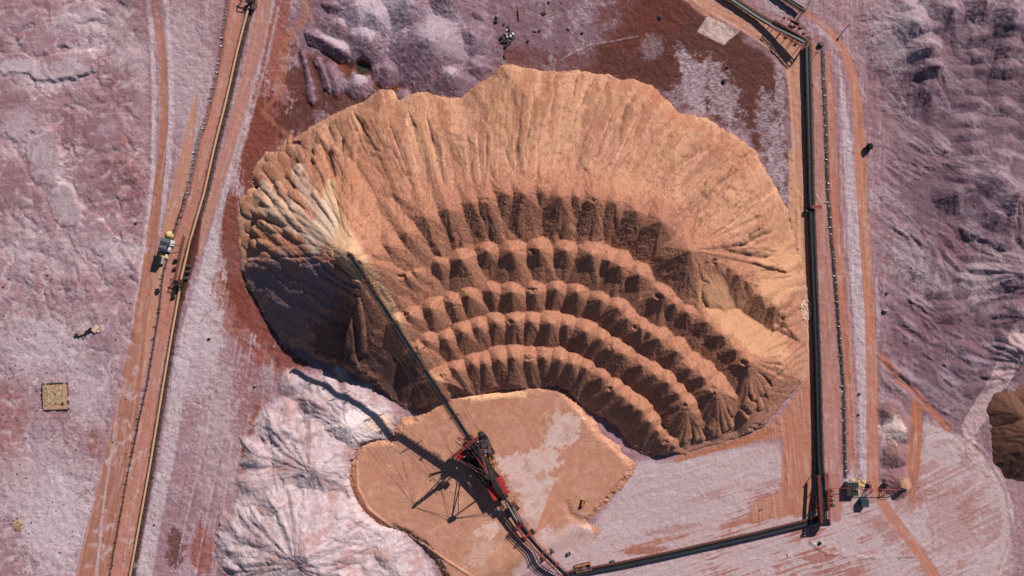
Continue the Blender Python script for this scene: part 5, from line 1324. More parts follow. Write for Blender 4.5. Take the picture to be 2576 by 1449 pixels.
for s_ in (-1, 1): MB().beam(v(s_ * 1.55, -.2, .6), v(s_ * 1.4, 2.6, .6), .2).build('push_arm', M['yellow'], t)
MB().cyl(v(.35, 1.3, 1.9), v(.35, 1.3, 2.7), .1, 8).build('exhaust', M['black'], t)
MB().box(v(0, -2.4, 1.1), (1.7, .5, .8), ang).build('ripper', M['orange'], t)
# ------------------------------------------------------------------ the stacker
ST = thing('stacker', G(1215, 1165), 'giant dark stacker with red cabins on the orange terrace, long boom over the heap', 'stacker')
FA = math.atan2(151, -88)                       # heading of the machine, tail to boom
Fv = Vector((math.cos(FA), math.sin(FA), 0)); Rv = Vector((Fv.y, -Fv.x, 0)); UP = Vector((0, 0, 1))
def SB(name, m_, items, par=None):
    mb = MB()
    for it in items:
        if it[0] == 'b': mb.box(P(it[1], it[2], it[3]), it[4], FA + (it[5] if len(it) > 5 else 0))
        elif it[0] == 'l': mb.beam(it[1], it[2], it[3], it[4] if len(it) > 4 else None)
        elif it[0] == 'c': mb.cyl(it[1], it[2], it[3], 12)
    return mb.build(name, M[m_], par or ST)
root = P(1216, 1160, 21); tip = P(877, 641, 69)
bf = (tip - root).normalized(); bs = bf.cross(UP).normalized()
# discharge boom
bfr = frames(resample([root, tip], 8.0))
mb = MB(); strip(mb, bfr, [(-1.1, .25), (-.7, 0), (.7, 0), (1.1, .25), (1.1, .12), (.7, -.14), (-.7, -.14), (-1.1, .12)], True); mb.build('belt', M['belt'], ST)
mb = MB()
for s_ in (-1, 1): mb.beam(root + bs * s_ * 1.4 - UP * .2, tip + bs * s_ * 1.4 - UP * .2, .16, .6)
mb.truss(root - UP * 1.7, tip - UP * 1.4, 2.2, 2.4, 44, .16)
for p, d, sd in frames(resample([root, tip], 2.6)): mb.beam(p - sd * 1.5 - UP * .25, p + sd * 1.5 - UP * .25, .16, .16)
bg_ = mb.build('boom_girder', M['steel'], ST)
mb = MB(); mb.beam(root - UP * 1.5, tip - UP * 1.3, 2.0, 1.9); mb.build('boom_shadow_box', M['black'], ST)  # solid box added unseen below the belt so the boom casts a dark shadow
for s_, mt in ((-1, 'rust'), (1, 'rust')):
    mb = MB(); mb.beam(root + bs * s_ * 2.2 - UP * .6, tip + bs * s_ * 2.2 - UP * .6, .55 if s_ < 0 else .25, .1)
    fr_ = frames(resample([root, tip], 3.2)); last = None
    for p, d, sd in fr_:
        q = p + sd * s_ * 2.9 - UP * .6; mb.beam(q, q + UP * 1.1, .1); mb.beam(p + sd * s_ * 1.6 - UP * .6, q, .16)
        if last is not None: mb.beam(last + UP * 1.1, q + UP * 1.1, .1)
        last = q
    mb.build('boom_walkway', M[mt], ST)
MB().cyl(tip - bs * 1.5 + bf * .2, tip + bs * 1.5 + bf * .2, .8, 14).build('head_drum', M['steel'], ST)
hl = P(1139, 1149, 40); hr = P(1213, 1092, 41); hm_ = (hl + hr) / 2
arms = []
def on_boom(dx, dy):
    best = min(range(201), key=lambda k: (lambda q: (CX + q.x / K / (1 - q.z / CAMH) - dx) ** 2 + (CY - q.y / K / (1 - q.z / CAMH) - dy) ** 2)(root.lerp(tip, k / 200)))
    return root.lerp(tip, best / 200)
for dx, dy, hw in ((921, 707, 4), (948, 745, 5), (975, 783, 10.5), (993, 812, 5), (1040, 889, 10.8), (1062, 930, 5), (1119, 1007, 9.5), (1143, 1047, 5)):
    c = on_boom(dx, dy); mb = MB()
    a, b_ = c - bs * hw - UP * .3, c + bs * hw - UP * .3
    if hw > 8:
        mb.beam(a, c + bf * 1.3, .22); mb.beam(b_, c + bf * 1.3, .22); mb.beam(a, c - bf * 1.3, .22); mb.beam(b_, c - bf * 1.3, .22); mb.beam(a - bs * .6, b_ + bs * .6, .2)
        arms.append((a, b_, c))
    else:
        mb.truss(c - bs * hw * .72, c + bs * hw * .72, 1.2, 1.6, 4, .14)
    mb.build('outrigger', M['steel' if hw > 8 else 'rust'], ST)
mb = MB()
chain_l = [hl] + [a[0] for a in arms[::-1]] + [tip]; chain_r = [hr] + [a[1] for a in arms[::-1]] + [tip]
for ch_ in (chain_l, chain_r):
    for i in range(len(ch_) - 1): mb.cyl(ch_[i], ch_[i + 1], .055, 6)
    for q in ch_[1:3]: mb.cyl(ch_[0] + UP * .8, q - UP * .1, .05, 6)
for q in (root.lerp(tip, .30), root.lerp(tip, .52), root.lerp(tip, .9)):
    for h_ in (hl, hr): mb.cyl(h_ + UP * .4, q, .06, 6)
mb.build('stay_cable', M['rust'], ST)
# forward mast with its cross-head
mb = MB(); mb.truss(hl, hr, 1.6, 1.8, 12, .22); mb.build('crosshead', M['red'], ST)
base_f = P(1196, 1128, 12)
for h_, s_ in ((hl.lerp(hr, .28), -1), (hl.lerp(hr, .78), 1)):
    mb = MB(); bb = base_f + Rv * s_ * 4
    for k_ in (-1, 1): mb.beam(bb + Fv * k_ * 3.2, h_ + Fv * k_ * .5, .5); 
    for z_ in (.25, .5, .75): mb.beam((bb - Fv * 3.2).lerp(h_, z_), (bb + Fv * 3.2).lerp(h_, z_), .3)
    mb.beam(bb - Fv * 3.2, (bb + Fv * 3.2).lerp(h_, .5), .22); mb.beam(bb + Fv * 3.2, (bb - Fv * 3.2).lerp(h_, .5), .22)
    mb.build('mast', M['steel'], ST)
SB('crosshead_box', 'black', [('b', 1210, 1093, 41, (3.8, 3.4, 2.4)), ('b', 1221, 1100, 39, (3.0, 2.6, 2.4)), ('b', 1214, 1101, 40, (1.4, 6, 1.0))])
SB('sheave', 'steel', [('c', hr + Rv * -1.4 + UP * 1.2, hr + Rv * 1.8 + UP * 1.2, 1.2), ('c', hl + Rv * -1 + UP, hl + Rv * 1 + UP, .9)])
# rear mast
apex = P(1229, 1196, 37)
mb = MB()
for dx, dy, z_ in ((1184, 1128, 14), (1202, 1118, 14)):
    mb.beam(P(dx, dy, z_), apex, .55)
mb.build('mast_leg', M['red'], ST)
mb = MB()
for dx, dy, z_ in ((1228, 1226, 13), (1252, 1212, 13)):
    mb.beam(P(dx, dy, z_), apex, .5)
mb.beam(P(1190, 1124, 16), P(1236, 1206, 34), .3); mb.beam(P(1240, 1219, 13), apex, .3)
mb.build('mast_leg', M['steel'], ST)
SB('masthead', 'steel', [('b', 1229, 1197, 37.5, (3.0, 4.6, 1.6)), ('b', 1231, 1201, 36, (2.4, 3, 1.6))])
mb = MB()
for h_ in (hl, hr):
    for s_ in (-.5, .5): mb.cyl(h_ + UP, apex + Rv * s_ * 3 + UP * .6, .12, 6)
for dx, dy in ((1262, 1258), (1280, 1250), (1270, 1262)): mb.cyl(apex + UP * .5, P(dx, dy, 15), .12, 6)
mb.build('stay_cable', M['rust'], ST)
# superstructure
mb = MB()
for s_ in (-1, 1): mb.truss(P(1186, 1112, 13) + Rv * s_ * 3.6, P(1264, 1246, 12) + Rv * s_ * 3.6, 1.0, 2.8, 16, .32)
for k_ in range(15):
    q = P(1186, 1112, 13).lerp(P(1264, 1246, 12), k_ / 14); mb.beam(q - Rv * 4.2 - UP * 1.2, q + Rv * 4.2 - UP * 1.2, .5)
mb.build('main_girder', M['steel'], ST)
SB('deck', 'black', [('b', 1208, 1152, 10.4, (30, 8.6, .4)), ('b', 1246, 1218, 10.2, (26, 8.0, .4)), ('b', 1182, 1140, 10.2, (10, 12, .4)), ('b', 1205, 1118, 10.5, (9, 15, .4))])
MB().cyl(P(1209, 1151, 8.0), P(1209, 1151, 10.2) , 5.2, 28).build('slewing_ring', M['rust'], ST)
for dx, dy, L_ in ((1186, 1150, 15), (1222, 1136, 15), (1204, 1172, 15)):
    mb = MB(); c = P(dx, dy, 6.6)
    for s_ in (-1, 1): mb.box(c + Rv * s_ * 1.7, (L_, 2.2, 2.0), FA)
    mb.box(c + UP * .8, (4, 6, 1.6), FA); mb.build('crawler', M['black'], ST)
mb = MB(); 
fr_ = frames(resample([P(1178, 1096, 24), P(1216, 1160, 21.5), P(1240, 1203, 19), P(1270, 1253, 16)], 3.0))
strip(mb, fr_, [(-1.35, .5), (-.95, .95), (.95, .95), (1.35, .5), (1.35, -.1), (-1.35, -.1)], True); mb.build('belt_cover', M['belt'], ST)
mb = MB()
for s_ in (-1, 1): strip(mb, fr_, [(s_ * 1.9 - .2, -.6), (s_ * 1.9 + .2, -.6), (s_ * 1.9 + .2, .1), (s_ * 1.9 - .2, .1)], True)
for p, d, sd in fr_: mb.beam(p - sd * 2 - UP * .3, p + sd * 2 - UP * .3, .25); mb.beam(p - UP * .4 + sd * 1.8, Vector((p.x + sd.x * 1.8, p.y + sd.y * 1.8, 11)), .2); mb.beam(p - UP * .4 - sd * 1.8, Vector((p.x - sd.x * 1.8, p.y - sd.y * 1.8, 11)), .2)
mb.build('belt_frame', M['steel'], ST)
# right-hand service platform
SB('service_platform', 'steel', [('b', 1226, 1128, 14.5, (12, 7, .3), ), ('b', 1231, 1138, 14.6, (6, 5.5, .3))])
SB('service_deck', 'orange', [('b', 1222, 1136, 15.0, (6.2, 4.6, .25)), ('b', 1229, 1150, 14.2, (5.6, 2.2, .25)), ('b', 1236, 1163, 13.6, (4.6, 2.0, .25)), ('b', 1240, 1172, 13.4, (2.6, 1.8, .25))])
SB('water_tank', 'blue', [('b', 1222, 1135, 16, (2.0, 2.0, 1.6))])
mb = MB(); mb.box(P(1231, 1134, 16), (3.6, 2.6, 1.4), FA); mb.box(P(1233, 1124, 15.6), (2.4, 3, 2), FA); mb.build('electrical_box', M['rust'], ST)
mb = MB(); mb.box(P(1225, 1108, 15.8), (3.2, 3.4, 2.2), FA); mb.box(P(1219, 1118, 15.6), (3, 4.6, 1.8), FA); mb.box(P(1229, 1116, 15.6), (2.0, 2.2, 2.6), FA + .4); mb.build('electrical_box', M['wall'], ST)
mb = MB(); mb.beam(P(1209, 1100, 17), P(1241, 1168, 15), .35); mb.beam(P(1213, 1137, 18), P(1228, 1118, 18), .7, .3); mb.beam(P(1206, 1138, 19), P(1256, 1198, 14), .4)
mb.beam(P(1210, 1125, 19), P(1216, 1140, 19), .8, .3); mb.beam(P(1236, 1165, 15), P(1252, 1168, 14), .3); mb.beam(P(1240, 1185, 14), P(1247, 1160, 14), .3); mb.build('brace', M['steel'], ST)
def cage(p, q, w, name='gallery', m_='rust', n=8, rail=1.0):
    mb = MB(); d = (q - p).normalized(); s_ = d.cross(UP).normalized()
    for e in (-1, 0, 1): mb.beam(p + s_ * e * w / 2, q + s_ * e * w / 2, .12)
    for e in (-1, 1): mb.beam(p + s_ * e * w / 2 + UP * rail, q + s_ * e * w / 2 + UP * rail, .1)
    for k_ in range(n + 1):
        c = p.lerp(q, k_ / n); mb.beam(c - s_ * w / 2, c + s_ * w / 2, .12)
        for e in (-1, 1): mb.beam(c + s_ * e * w / 2, c + s_ * e * w / 2 + UP * rail, .1)
    return mb.build(name, M[m_], ST)
cage(P(1247, 1186, 14), P(1259, 1206, 14), 1.6); cage(P(1266, 1192, 13), P(1287, 1236, 13), 2.4, n=11); cage(P(1238, 1154, 14), P(1246, 1149, 14), 1.8, n=4)
cage(P(1154, 1040, 32), P(1166, 1064, 29), 8, n=6, m_='steel'); cage(P(1284, 1262, 12), P(1298, 1256, 12), 5.6, n=4); cage(P(1260, 1270, 11), P(1252, 1278, 11), 4, n=4, m_='steel')
# red cabins
def cabin(pts, z0, z1, corr=True):
    w = [P(x, y, z1) for x, y in pts]
    mb = MB(); mb.poly_prism([(p.x, p.y) for p in w], z0, z1 - .25); h = mb.build('counterweight_house', M['red'], ST)
    c = sum(w, Vector()) / 4
    mb = MB(); ww = [c + (p - c) * 1.05 for p in w]; mb.poly_prism([(p.x, p.y) for p in ww], z1 - .24, z1)
    a, b_, c_, d_ = ww; n = int((d_ - a).length / .9)
    for k_ in range(n + 1):
        mb.beam(a.lerp(d_, k_ / n) + UP * .05, b_.lerp(c_, k_ / n) + UP * .05, .14, .12)
    mb.build('roof', M['redroof'], h)
cabin([(1248, 1206), (1260, 1199), (1282, 1238), (1270, 1245)], 9.5, 15)
cabin([(1222, 1222), (1235, 1214), (1256, 1252), (1243, 1260)], 9, 14.4)
cabin([(1144, 1149), (1163, 1138), (1171, 1148), (1151, 1160)], 14, 18)
SB('machinery', 'black', [('b', 1232, 1208, 14, (6, 6, 3)), ('b', 1176, 1122, 14, (6, 5, 4)), ('b', 1192, 1140, 14, (8, 3, 3)), ('b', 1240, 1192, 13, (3, 2, 2))])
SB('platform', 'rust', [('b', 1194, 1128, 16.4, (9, 3.4, .25)), ('b', 1214, 1166, 15.4, (26, 1.3, .2)), ('b', 1243, 1196, 14.6, (14, 1.4, .2)), ('b', 1182, 1150, 15, (4, 5, .2))])
SB('machinery', 'steel', [('b', 1206, 1150, 14.8, (5, 3.4, 2.6)), ('b', 1220, 1176, 14, (7, 3.0, 2.4)), ('b', 1196, 1124, 17.5, (3.4, 3.0, 2.4)), ('b', 1228, 1190, 14, (4, 4.4, 2.4)), ('b', 1210, 1134, 15.5, (4.0, 2.2, 2.6)), ('b', 1236, 1204, 14.5, (3, 6.4, 2.0)), ('b', 1202, 1107, 18, (3, 5, 3))])
SB('winch', 'rust', [('b', 1173, 1110, 20, (5, 2.6, 2)), ('b', 1186, 1100, 24, (2, 3, 2)), ('c', P(1178, 1132, 16), P(1190, 1126, 16), .9), ('c', P(1244, 1198, 13), P(1252, 1194, 13), .8)])
SB('mast_brace', 'red', [('l', P(1150, 1103, 30), P(1172, 1120, 22), .5), ('l', P(1146, 1110, 30), P(1168, 1128, 20), .5), ('l', P(1152, 1100, 31), P(1178, 1112, 26), 1.0, .3), ('l', P(1170, 1146, 19), P(1192, 1136, 20), .9, .5), ('l', P(1172, 1150, 18), P(1182, 1140, 20), .5)])
SB('gangway', 'steel', [('l', P(1163, 1152, 16), P(1226, 1228, 12), 1.0, .12), ('l', P(1156, 1130, 16), P(1180, 1160, 14), 1.2, .12)])
mb = MB()
for x, y, z_ in ((1145, 1154, 18.6), (1168, 1149, 18.4), (1158, 1112, 32), (1168, 1123, 22), (1202, 1111, 42), (1211, 1110, 40), (1190, 1116, 24), (1192, 1139, 21), (1195, 1143, 21), (1188, 1148, 17), (1182, 1174, 12), (1187, 1170, 12),
                 (1198, 1185, 12), (1213, 1209, 14), (1238, 1211, 15.5), (1241, 1221, 15), (1272, 1221, 15), (1278, 1231, 15), (1224, 1237, 12), (1269, 1261, 14), (1280, 1281, 12), (1262, 1189, 14)):
    mb.box(P(x, y, z_), (.75, .6, .5), .4)
mb.build('floodlight', M['white'], ST)
# tail bridge conveyor
BR = thing('bridge_conveyor', G(1360, 1385), 'red-framed bridge conveyor linking the stacker tail to the bottom conveyor', 'bridge conveyor')
def sub(par, name, mt, mb): return mb.build(name, M[mt], par)
pa = [P(1266, 1248, 13.5), P(1298, 1303, 11.5), P(1329, 1345, 10.5)]
fr_ = frames(resample(pa, 3.0)); mb = MB(); strip(mb, fr_, [(-.9, .4), (.9, .4), (.9, .1), (-.9, .1)], True); sub(BR, 'belt', 'belt', mb)
mb = MB(); strip(mb, fr_, [(1.3, .2), (1.7, .2), (1.7, -.6), (1.3, -.6)], True); strip(mb, fr_, [(-1.7, .2), (-1.3, .2), (-1.3, -.6), (-1.7, -.6)], True); sub(BR, 'frame', 'black', mb)
mb = MB(); fr2 = frames(resample([P(1286, 1280, 11), P(1312, 1322, 10)], 3)); strip(mb, fr2, [(1.9, .5), (3.6, .1), (3.6, 0), (1.9, .4)], True); strip(mb, fr2, [(-2.9, .1), (-1.7, .5), (-1.7, .4), (-2.9, 0)], True); sub(BR, 'side_plate', 'plate', mb)
mb = MB(); mb.cyl(P(1274, 1264, 14), P(1301, 1310, 12.6), .28, 10); sub(BR, 'pipe', 'lamp', mb)
pb = [P(1304, 1318, 11), P(1325, 1345, 10.3), P(1362, 1387, 9), P(1396, 1420, 7.5), P(1424, 1447, 4.0)]
fr_ = frames(resample(pb, 3.0)); mb = MB(); strip(mb, fr_, [(-1.3, .2), (-.7, 0), (.7, 0), (1.3, .2), (1.3, .1), (-1.3, .1)], True); sub(BR, 'belt', 'belt', mb)
mb = MB()
for s_ in (-2.3, 2.3):
    for z_ in (-.4, 1.6): strip(mb, fr_, [(s_ - .14, z_), (s_ + .14, z_), (s_ + .14, z_ + .25), (s_ - .14, z_ + .25)], True)
for i, (p, d, sd) in enumerate(frames(resample(pb, 2.2))):
    for s_ in (-2.3, 2.3): mb.beam(p + sd * s_ - UP * .4, p + sd * s_ + UP * 1.7, .16)
    mb.beam(p - sd * 2.3 - UP * .3, p + sd * 2.3 - UP * .3, .2)
sub(BR, 'side_girder', 'red', mb)
for q0 in ((1304, 1321, 11), (1324, 1345, 10.3), (1364, 1389, 9), (1397, 1419, 7.5)):
    p = P(*q0); mb = MB()
    d = (pb[-1] - pb[0]).normalized(); sd = d.cross(UP).normalized()
    for o_ in (0, 1.4 if q0[0] < 1310 else .9): mb.beam(p - sd * 3.0 + d * o_ + UP * 2, p + sd * 3.0 + d * o_ + UP * 2, .4)
    for s_ in (-3, 3): mb.beam(p + sd * s_ - UP, p + sd * s_ + UP * 2.2, .4)
    sub(BR, 'portal_frame', 'red', mb)
mb = MB(); strip(mb, fr_, [(2.6, 0), (3.5, 0), (3.5, .1), (2.6, .1)], True)
for i, (p, d, sd) in enumerate(frames(resample(pb, 2.0))): mb.beam(p + sd * 3.5, p + sd * 3.5 + UP, .1)
sub(BR, 'walkway', 'rust', mb)
for q0 in ((1290, 1292, 10.5), (1330, 1352, 9.5), (1378, 1402, 8)):
    p = P(*q0); d = (pb[-1] - pb[0]).normalized(); sd = d.cross(UP).normalized(); g = gz(p.x, p.y) - .2
    mb = MB(); 
    for s_ in (-1, 1):
        mb.beam(p + sd * s_ * 2, Vector((p.x + sd.x * s_ * 4.5, p.y + sd.y * s_ * 4.5, g)), .45)
        mb.beam(Vector((p.x + sd.x * s_ * 4.5, p.y + sd.y * s_ * 4.5, g + .3)), p - sd * s_ * 2, .2)
        mb.box((p.x + sd.x * s_ * 4.5, p.y + sd.y * s_ * 4.5, g + .6), (4.2, 1.4, 1.2), math.atan2(d.y, d.x))
    sub(BR, 'support_leg', 'steel', mb)
mb = MB(); mb.box(P(1292, 1268, 10.5), (3.2, 3.0, 2.2), FA); mb.box(P(1262, 1276, 10), (3.4, 3.2, 2.2), FA); mb.box(P(1282, 1272, 11), (6, 2, 2), FA); sub(BR, 'drive_unit', 'rust', mb)
mb = MB(); mb.cyl(P(1290, 1284, 12), P(1296, 1288, 12), .7); mb.box(P(1288, 1276, 12), (3, 1.2, 1.2), FA); sub(BR, 'motor', 'steel', mb)
mb = MB(); a_ = P(1318, 1305, 8.5)
for k_ in range(7):
    q = P(1316 + k_ * 2.1, 1303 + k_ * 3.2, 8.5); mb.beam(q - Rv * .5, q + Rv * .9, .16); 
mb.beam(P(1312, 1303, 9), P(1330, 1330, 8.6), .16); mb.beam(P(1317, 1302, 9), P(1334, 1327, 8.6), .16); sub(BR, 'ladder', 'steel', mb)

# ------------------------------------------------------------------ scattered things on the flat
def rubble(dx, dy, rx, ry, n, r0, r1, m_, label, seed, sq=.6, sky_=0):
    r_ = random.Random(seed); mb = MB()
    for i in range(n):
        a = r_.random() * 6.28; q_ = math.sqrt(r_.random()); q = G(dx + math.cos(a) * rx * q_, dy + math.sin(a) * ry * q_)
        mb.rock(q + Vector((0, 0, .1)), r0 + (r1 - r0) * r_.random() ** 2, sq, seed * 100 + i)
    return tag(mb.build('rubble_heap', M[m_]), label, 'rubble')
rubble(2028, 780, 14, 26, 190, .35, 1.35, 'paler', 'heap of pale boulders beside the long black conveyor at the tip of the heap ridges', 1)
def junk(dx, dy, r, seed, label, name='scrap_pile', mats=('darkrock', 'rock', 'lamp')):
    q = G(dx, dy); t = thing(name, q, label, 'scrap pile'); r_ = random.Random(seed)
    mb = MB()
    for i in range(14): mb.rock(q + Vector((r_.gauss(0, r * .45), r_.gauss(0, r * .5), r * .15)), r * (.2 + .25 * r_.random()), .8, seed * 50 + i)
    mb.build('rock', M[mats[0]], t)
    mb = MB()
    for i in range(10):
        a = r_.random() * 6.28; c = q + Vector((r_.gauss(0, r * .5), r_.gauss(0, r * .5), r * .4)); d = Vector((math.cos(a), math.sin(a), .3 * r_.random())) * r * (.4 + .5 * r_.random())
        mb.beam(c - d * .5, c + d * .5, .22)
    mb.build('beam', M[mats[1]], t)
    mb = MB()
    for i in range(5): mb.rock(q + Vector((r * .2 + r_.gauss(0, r * .3), r * .4 + r_.gauss(0, r * .3), r * .5)), r * .2, .5, seed * 70 + i)
    mb.build('sheet_scrap', M[mats[2]], t)
    return t
junk(1276, 98, 5.2, 3, 'big black and white scrap pile just above the top tip of the heap')
q = G(1269, 148); mb = MB(); mb.box(q + Vector((.3, 1.5, .3)), (1.0, 3.6, 1.4), .25); tag(mb.build('culvert', M['steel']), 'small dark culvert at the top tip of the heap, below the scrap pile', 'culvert')
q = G(1372, 33); t = thing('branch_pile', q, 'tangle of pale sticks spread like a star near the top edge', 'branch pile'); r_ = random.Random(8); mb = MB()
for i in range(16):
    a = r_.random() * 6.28; L_ = 1.5 + 3.2 * r_.random(); mb.cyl(q + Vector((0, 0, .6)), q + Vector((math.cos(a) * L_, math.sin(a) * L_ * .6, .15)), .11, 6)
mb.build('stick', M['wood'], t)
mb = MB(); mb.rock(q + Vector((-.8, 0, .2)), 1.7, .5, 3); mb.build('mound', M['darkrock'], t)
q = G(1304, 37); mb = MB(); mb.cyl(G(1303, 24, .5), G(1306, 51, .5), .5, 8); tag(mb.build('log', M['rust']), 'single dark red log lying upright in the view near the top edge', 'log')
q = G(1529 / 1, 985) if False else G(516, 795); mb = MB(); mb.cyl(G(522, 785, .3), G(506, 809, .3), .28, 8); tag(mb.build('log', M['wood']), 'slim tan pole lying on the salt right of the lower ore conveyor', 'pole')
q = G(2183, 371); t = thing('bush', q, 'dark round bush alone on the mauve slope east of the tracks', 'bush')
r_ = random.Random(5); mb = MB()
for i in range(420):
    a = r_.random() * 6.28; u = r_.random() * 2 - .4; rr_ = 2.7 * (r_.random() ** .4); c = q + Vector((math.cos(a) * rr_ * math.sqrt(max(0, 1 - (u - .4) ** 2 * .5)), math.sin(a) * rr_ * .9, 2.0 + 1.5 * (u - .2)))
    n_ = Vector((r_.gauss(0, 1), r_.gauss(0, 1), r_.gauss(0, 1))).normalized(); e1_ = n_.orthogonal().normalized() * .32; e2_ = n_.cross(e1_).normalized() * .32
    k = len(mb.v); mb.v += [c - e1_ - e2_, c + e1_ - e2_, c + e1_ + e2_, c - e1_ + e2_]; mb.f.append((k, k + 1, k + 2, k + 3))
mb.build('crown', M['leaf'], t); mb = MB(); mb.cyl(q - UP * .2, q + UP * 2.4, .22, 7, .1)
for a in (0, 2, 4): mb.cyl(q + UP * 1.0, q + Vector((math.cos(a) * 1.6, math.sin(a) * 1.6, 2.6)), .1, 6, .05)
mb.build('trunk', M['wood'], t)
bould = [(1250, 44, 2.2, 'tallest dark boulder of a pair left of the dark red log'), (1247, 56, 1.7, 'dark boulder just below the tallest one left of the dark red log'), (1268, 61, 1.1, 'small dark boulder between the boulder pair and the dark red log'),
         (1347, 78, 1.6, 'grey boulder left of a touching pair, below the stick tangle'), (1357, 78, 1.5, 'grey boulder right of a touching pair, below the stick tangle'), (1328, 104, 1.3, 'lone grey boulder right of the scrap pile'),
         (1430, 72, 1.7, 'pale lump at the top of a short dark gully right of the stick tangle'), (1464, 83, 1.4, 'dark pointed boulder at the left end of the long white furrow'), (1660, 44, 2.4, 'dark boulder in the wet brown ground near the top edge'), (1382, 4, 1.7, 'dark boulder cut by the top edge right of the stick tangle'),
         (1820, 205, 2.6, 'ochre and black lump in the white patch right of the wet brown ground'), (1829, 170, 1.5, 'small black boulder above the ochre lump'), (2226, 783, 2.6, 'grey lumpy boulder east of the right tracks, level with the rubble heap'), (2230, 738, 1.6, 'small mossy boulder above the grey lumpy one east of the right tracks'),
         (1912, 1283 - 0, 1.1, 'small grey-green boulder at the corner of the ribbed pale flat'), (643, 970, 1.9, 'white and black boulder on the pink ground left of the white fan heaps'), (526, 853, 1.5, 'dark boulder on the pink ground right of the lower ore conveyor'), (388, 1320, 1.0, 'tiny dark boulder on the pale strip beside the lower ore conveyor'),
         (2162, 990, 1.8, 'dark jagged boulder on the verge between the right tracks'), (2159, 1044, 1.2, 'smaller dark boulder on the verge below the jagged one'), (8, 722, 1.3, 'black boulder by the left edge of the view'), (120, 690, 1.5, 'dark upright boulder in the left field'), (342, 562, 1.4, 'black curled scrap beside the left verge'),
         (553, 1319, 1.2, 'tiny black and orange scrap left of the largest white fan heap'), (395, 562 + 170, .5, 'very small stone beside the black cabinet'), (1245, 1380, .5, 'small stone on the pink part of the terrace')]
for i, (x, y, r, lb) in enumerate(bould):
    q = G(x, y); mb = MB(); mb.rock(q + UP * r * .2, r * .8, .9, 300 + i); mb.rock(q + Vector((r * .5, r * .25, r * .1)), r * .5, .8, 400 + i)
    tag(mb.build('boulder', M['darkrock'] if i % 3 else M['rock']), lb, 'boulder', 'loose boulders on the flat')
# pallet of old timber in the left field
b = G(140, 998); t = thing('timber_platform', b, 'square weathered timber platform with ochre edges alone in the left field', 'platform')
ang = math.radians(2); R = Matrix.Rotation(ang, 3, 'Z'); v = lambda x, y, z: b + R @ Vector((x, y, z))
MB().box(v(0, 0, .35), (18.6, 19, .7), ang).build('base', M['brownwood'], t)
r_ = random.Random(2)
for i in range(7):
    L_ = 11.5 + r_.random() * 3; mb = MB(); x_ = -6.6 + i * 2.15
    mb.box(v(x_, 1.4 + (r_.random() - .5) * 1.2 + (abs(i - 3) * -.2), .95), (1.75, L_, .4), ang + (r_.random() - .5) * .02); mb.build('plank', M['palewood'] if i % 3 else M['wood'], t)
mb = MB()
for x0, y0, x1, y1 in ((-9.7, -9.9, 9.5, -10.0), (-9.6, 9.8, 9.8, 9.9), (-9.7, -9.8, -9.8, 9.8), (9.8, -9.8, 9.7, 9.8)):
    for k_ in range(12):
        if r_.random() < .25: continue
        c = v(x0 + (x1 - x0) * (k_ + .5) / 12, y0 + (y1 - y0) * (k_ + .5) / 12, .4); mb.rock(c, .5 + .6 * r_.random(), .8, 700 + k_ + int(x0 * 3))
mb.build('edge_rubble', M['black'], t)
q = v(6.0, -4.8, 1.2); MB().cyl(q, q + UP * .8, .7, 10).build('bollard', M['black'], t)
b = G(45, 1320); t = thing('scrap_pile', b, 'small brown mound of scrap below the timber platform, near the left edge', 'scrap pile')
mb = MB(); mb.rock(b, 4.0, .35, 5); mb.rock(b + Vector((1, -2, 0)), 3, .4, 6); mb.build('mound', M['wood'], t); mb = MB()
for i in range(9): mb.rock(b + Vector((r_.gauss(0, 3.5), r_.gauss(-1, 3.2), .2)), .8, .7, 30 + i)
mb.build('rubble', M['darkrock'], t)
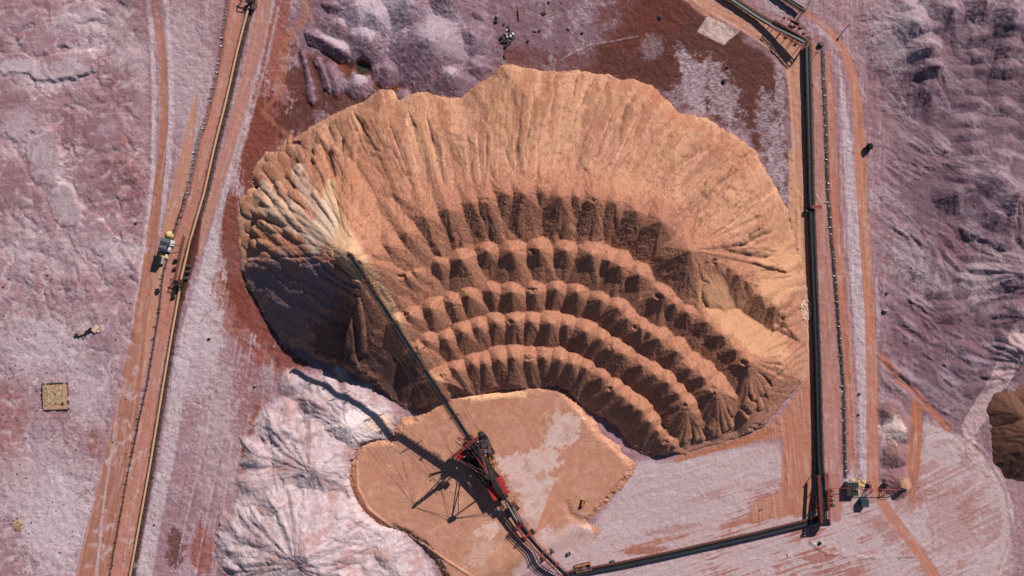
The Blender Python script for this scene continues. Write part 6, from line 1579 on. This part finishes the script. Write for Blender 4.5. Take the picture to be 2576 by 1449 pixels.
for i, (x, y, w_, m_, lb) in enumerate([(194, 842, 1.8, 'steel', 'leftmost dark block of the row in the left field'), (203, 841, 1.6, 'rock', 'second block from the left in the row in the left field'), (211, 838, 1.6, 'wood', 'tan block in the middle of the row in the left field'),
                                       (220, 835, 1.9, 'steel', 'dark block next to the big white one in the left field row'), (228, 830, 2.2, 'black', 'tallest black block of the row in the left field'), (242, 828, 3.4, 'paler', 'large pale slab at the right end of the row in the left field')]):
    q = G(x, y); mb = MB(); mb.box(q + UP * .8, (w_ * 1.4, w_, 1.7), .4 + .1 * i); mb.rock(q + Vector((w_ * .4, -w_ * .5, .2)), w_ * .45, .7, 800 + i)
    tag(mb.build('concrete_block', M[m_]), lb, 'block', 'row of blocks in the left field')
# boulders cresting the toe edge of the terrace, grit on the flat
def grit(n, box, m_, r0, r1, seed, name):
    r_ = random.Random(seed); mb = MB()
    for i in range(n):
        q = G(box[0] + r_.random() * (box[2] - box[0]), box[1] + r_.random() * (box[3] - box[1]))
        mb.rock(q, r0 + (r1 - r0) * r_.random() ** 3, .7, seed * 31 + i % 97)
    o = mb.build(name, M[m_]); tag(o, None, None, None, 'stuff'); return o
grit(500, (0, 700, 330, 1449), 'darkrock', .18, .75, 21, 'stones')
grit(260, (1240, 0, 1700, 160), 'darkrock', .18, .6, 22, 'stones')
grit(300, (450, 700, 760, 1449), 'darkrock', .15, .55, 23, 'stones')
grit(260, (2180, 560, 2500, 900), 'darkrock', .15, .5, 24, 'stones')
grit(320, (2090, 1200, 2560, 1449), 'darkrock', .15, .5, 25, 'stones')

r_ = random.Random(41); mb = MB()
for i in range(1100):
    k_ = r_.randrange(len(toe)); a_, b_ = toe[k_], toe[(k_ + 1) % len(toe)]; t_ = r_.random()
    q = G(a_[0] + (b_[0] - a_[0]) * t_ + r_.gauss(0, 5), a_[1] + (b_[1] - a_[1]) * t_ + r_.gauss(0, 5)); mb.rock(q, .18 + .6 * r_.random() ** 3, .7, i % 83)
tag(mb.build('stones', M['brownstone']), None, None, None, 'stuff')
mb = MB()
for i in range(420):
    k_ = r_.randrange(len(terr_pts)); a_, b_ = terr_pts[k_], terr_pts[(k_ + 1) % len(terr_pts)]; t_ = r_.random()
    q = G(a_[0] + (b_[0] - a_[0]) * t_ + r_.gauss(0, 5), a_[1] + (b_[1] - a_[1]) * t_ + r_.gauss(0, 5)); mb.rock(q, .15 + .5 * r_.random() ** 3, .7, i % 83)
tag(mb.build('stones', M['brownstone']), None, None, None, 'stuff')
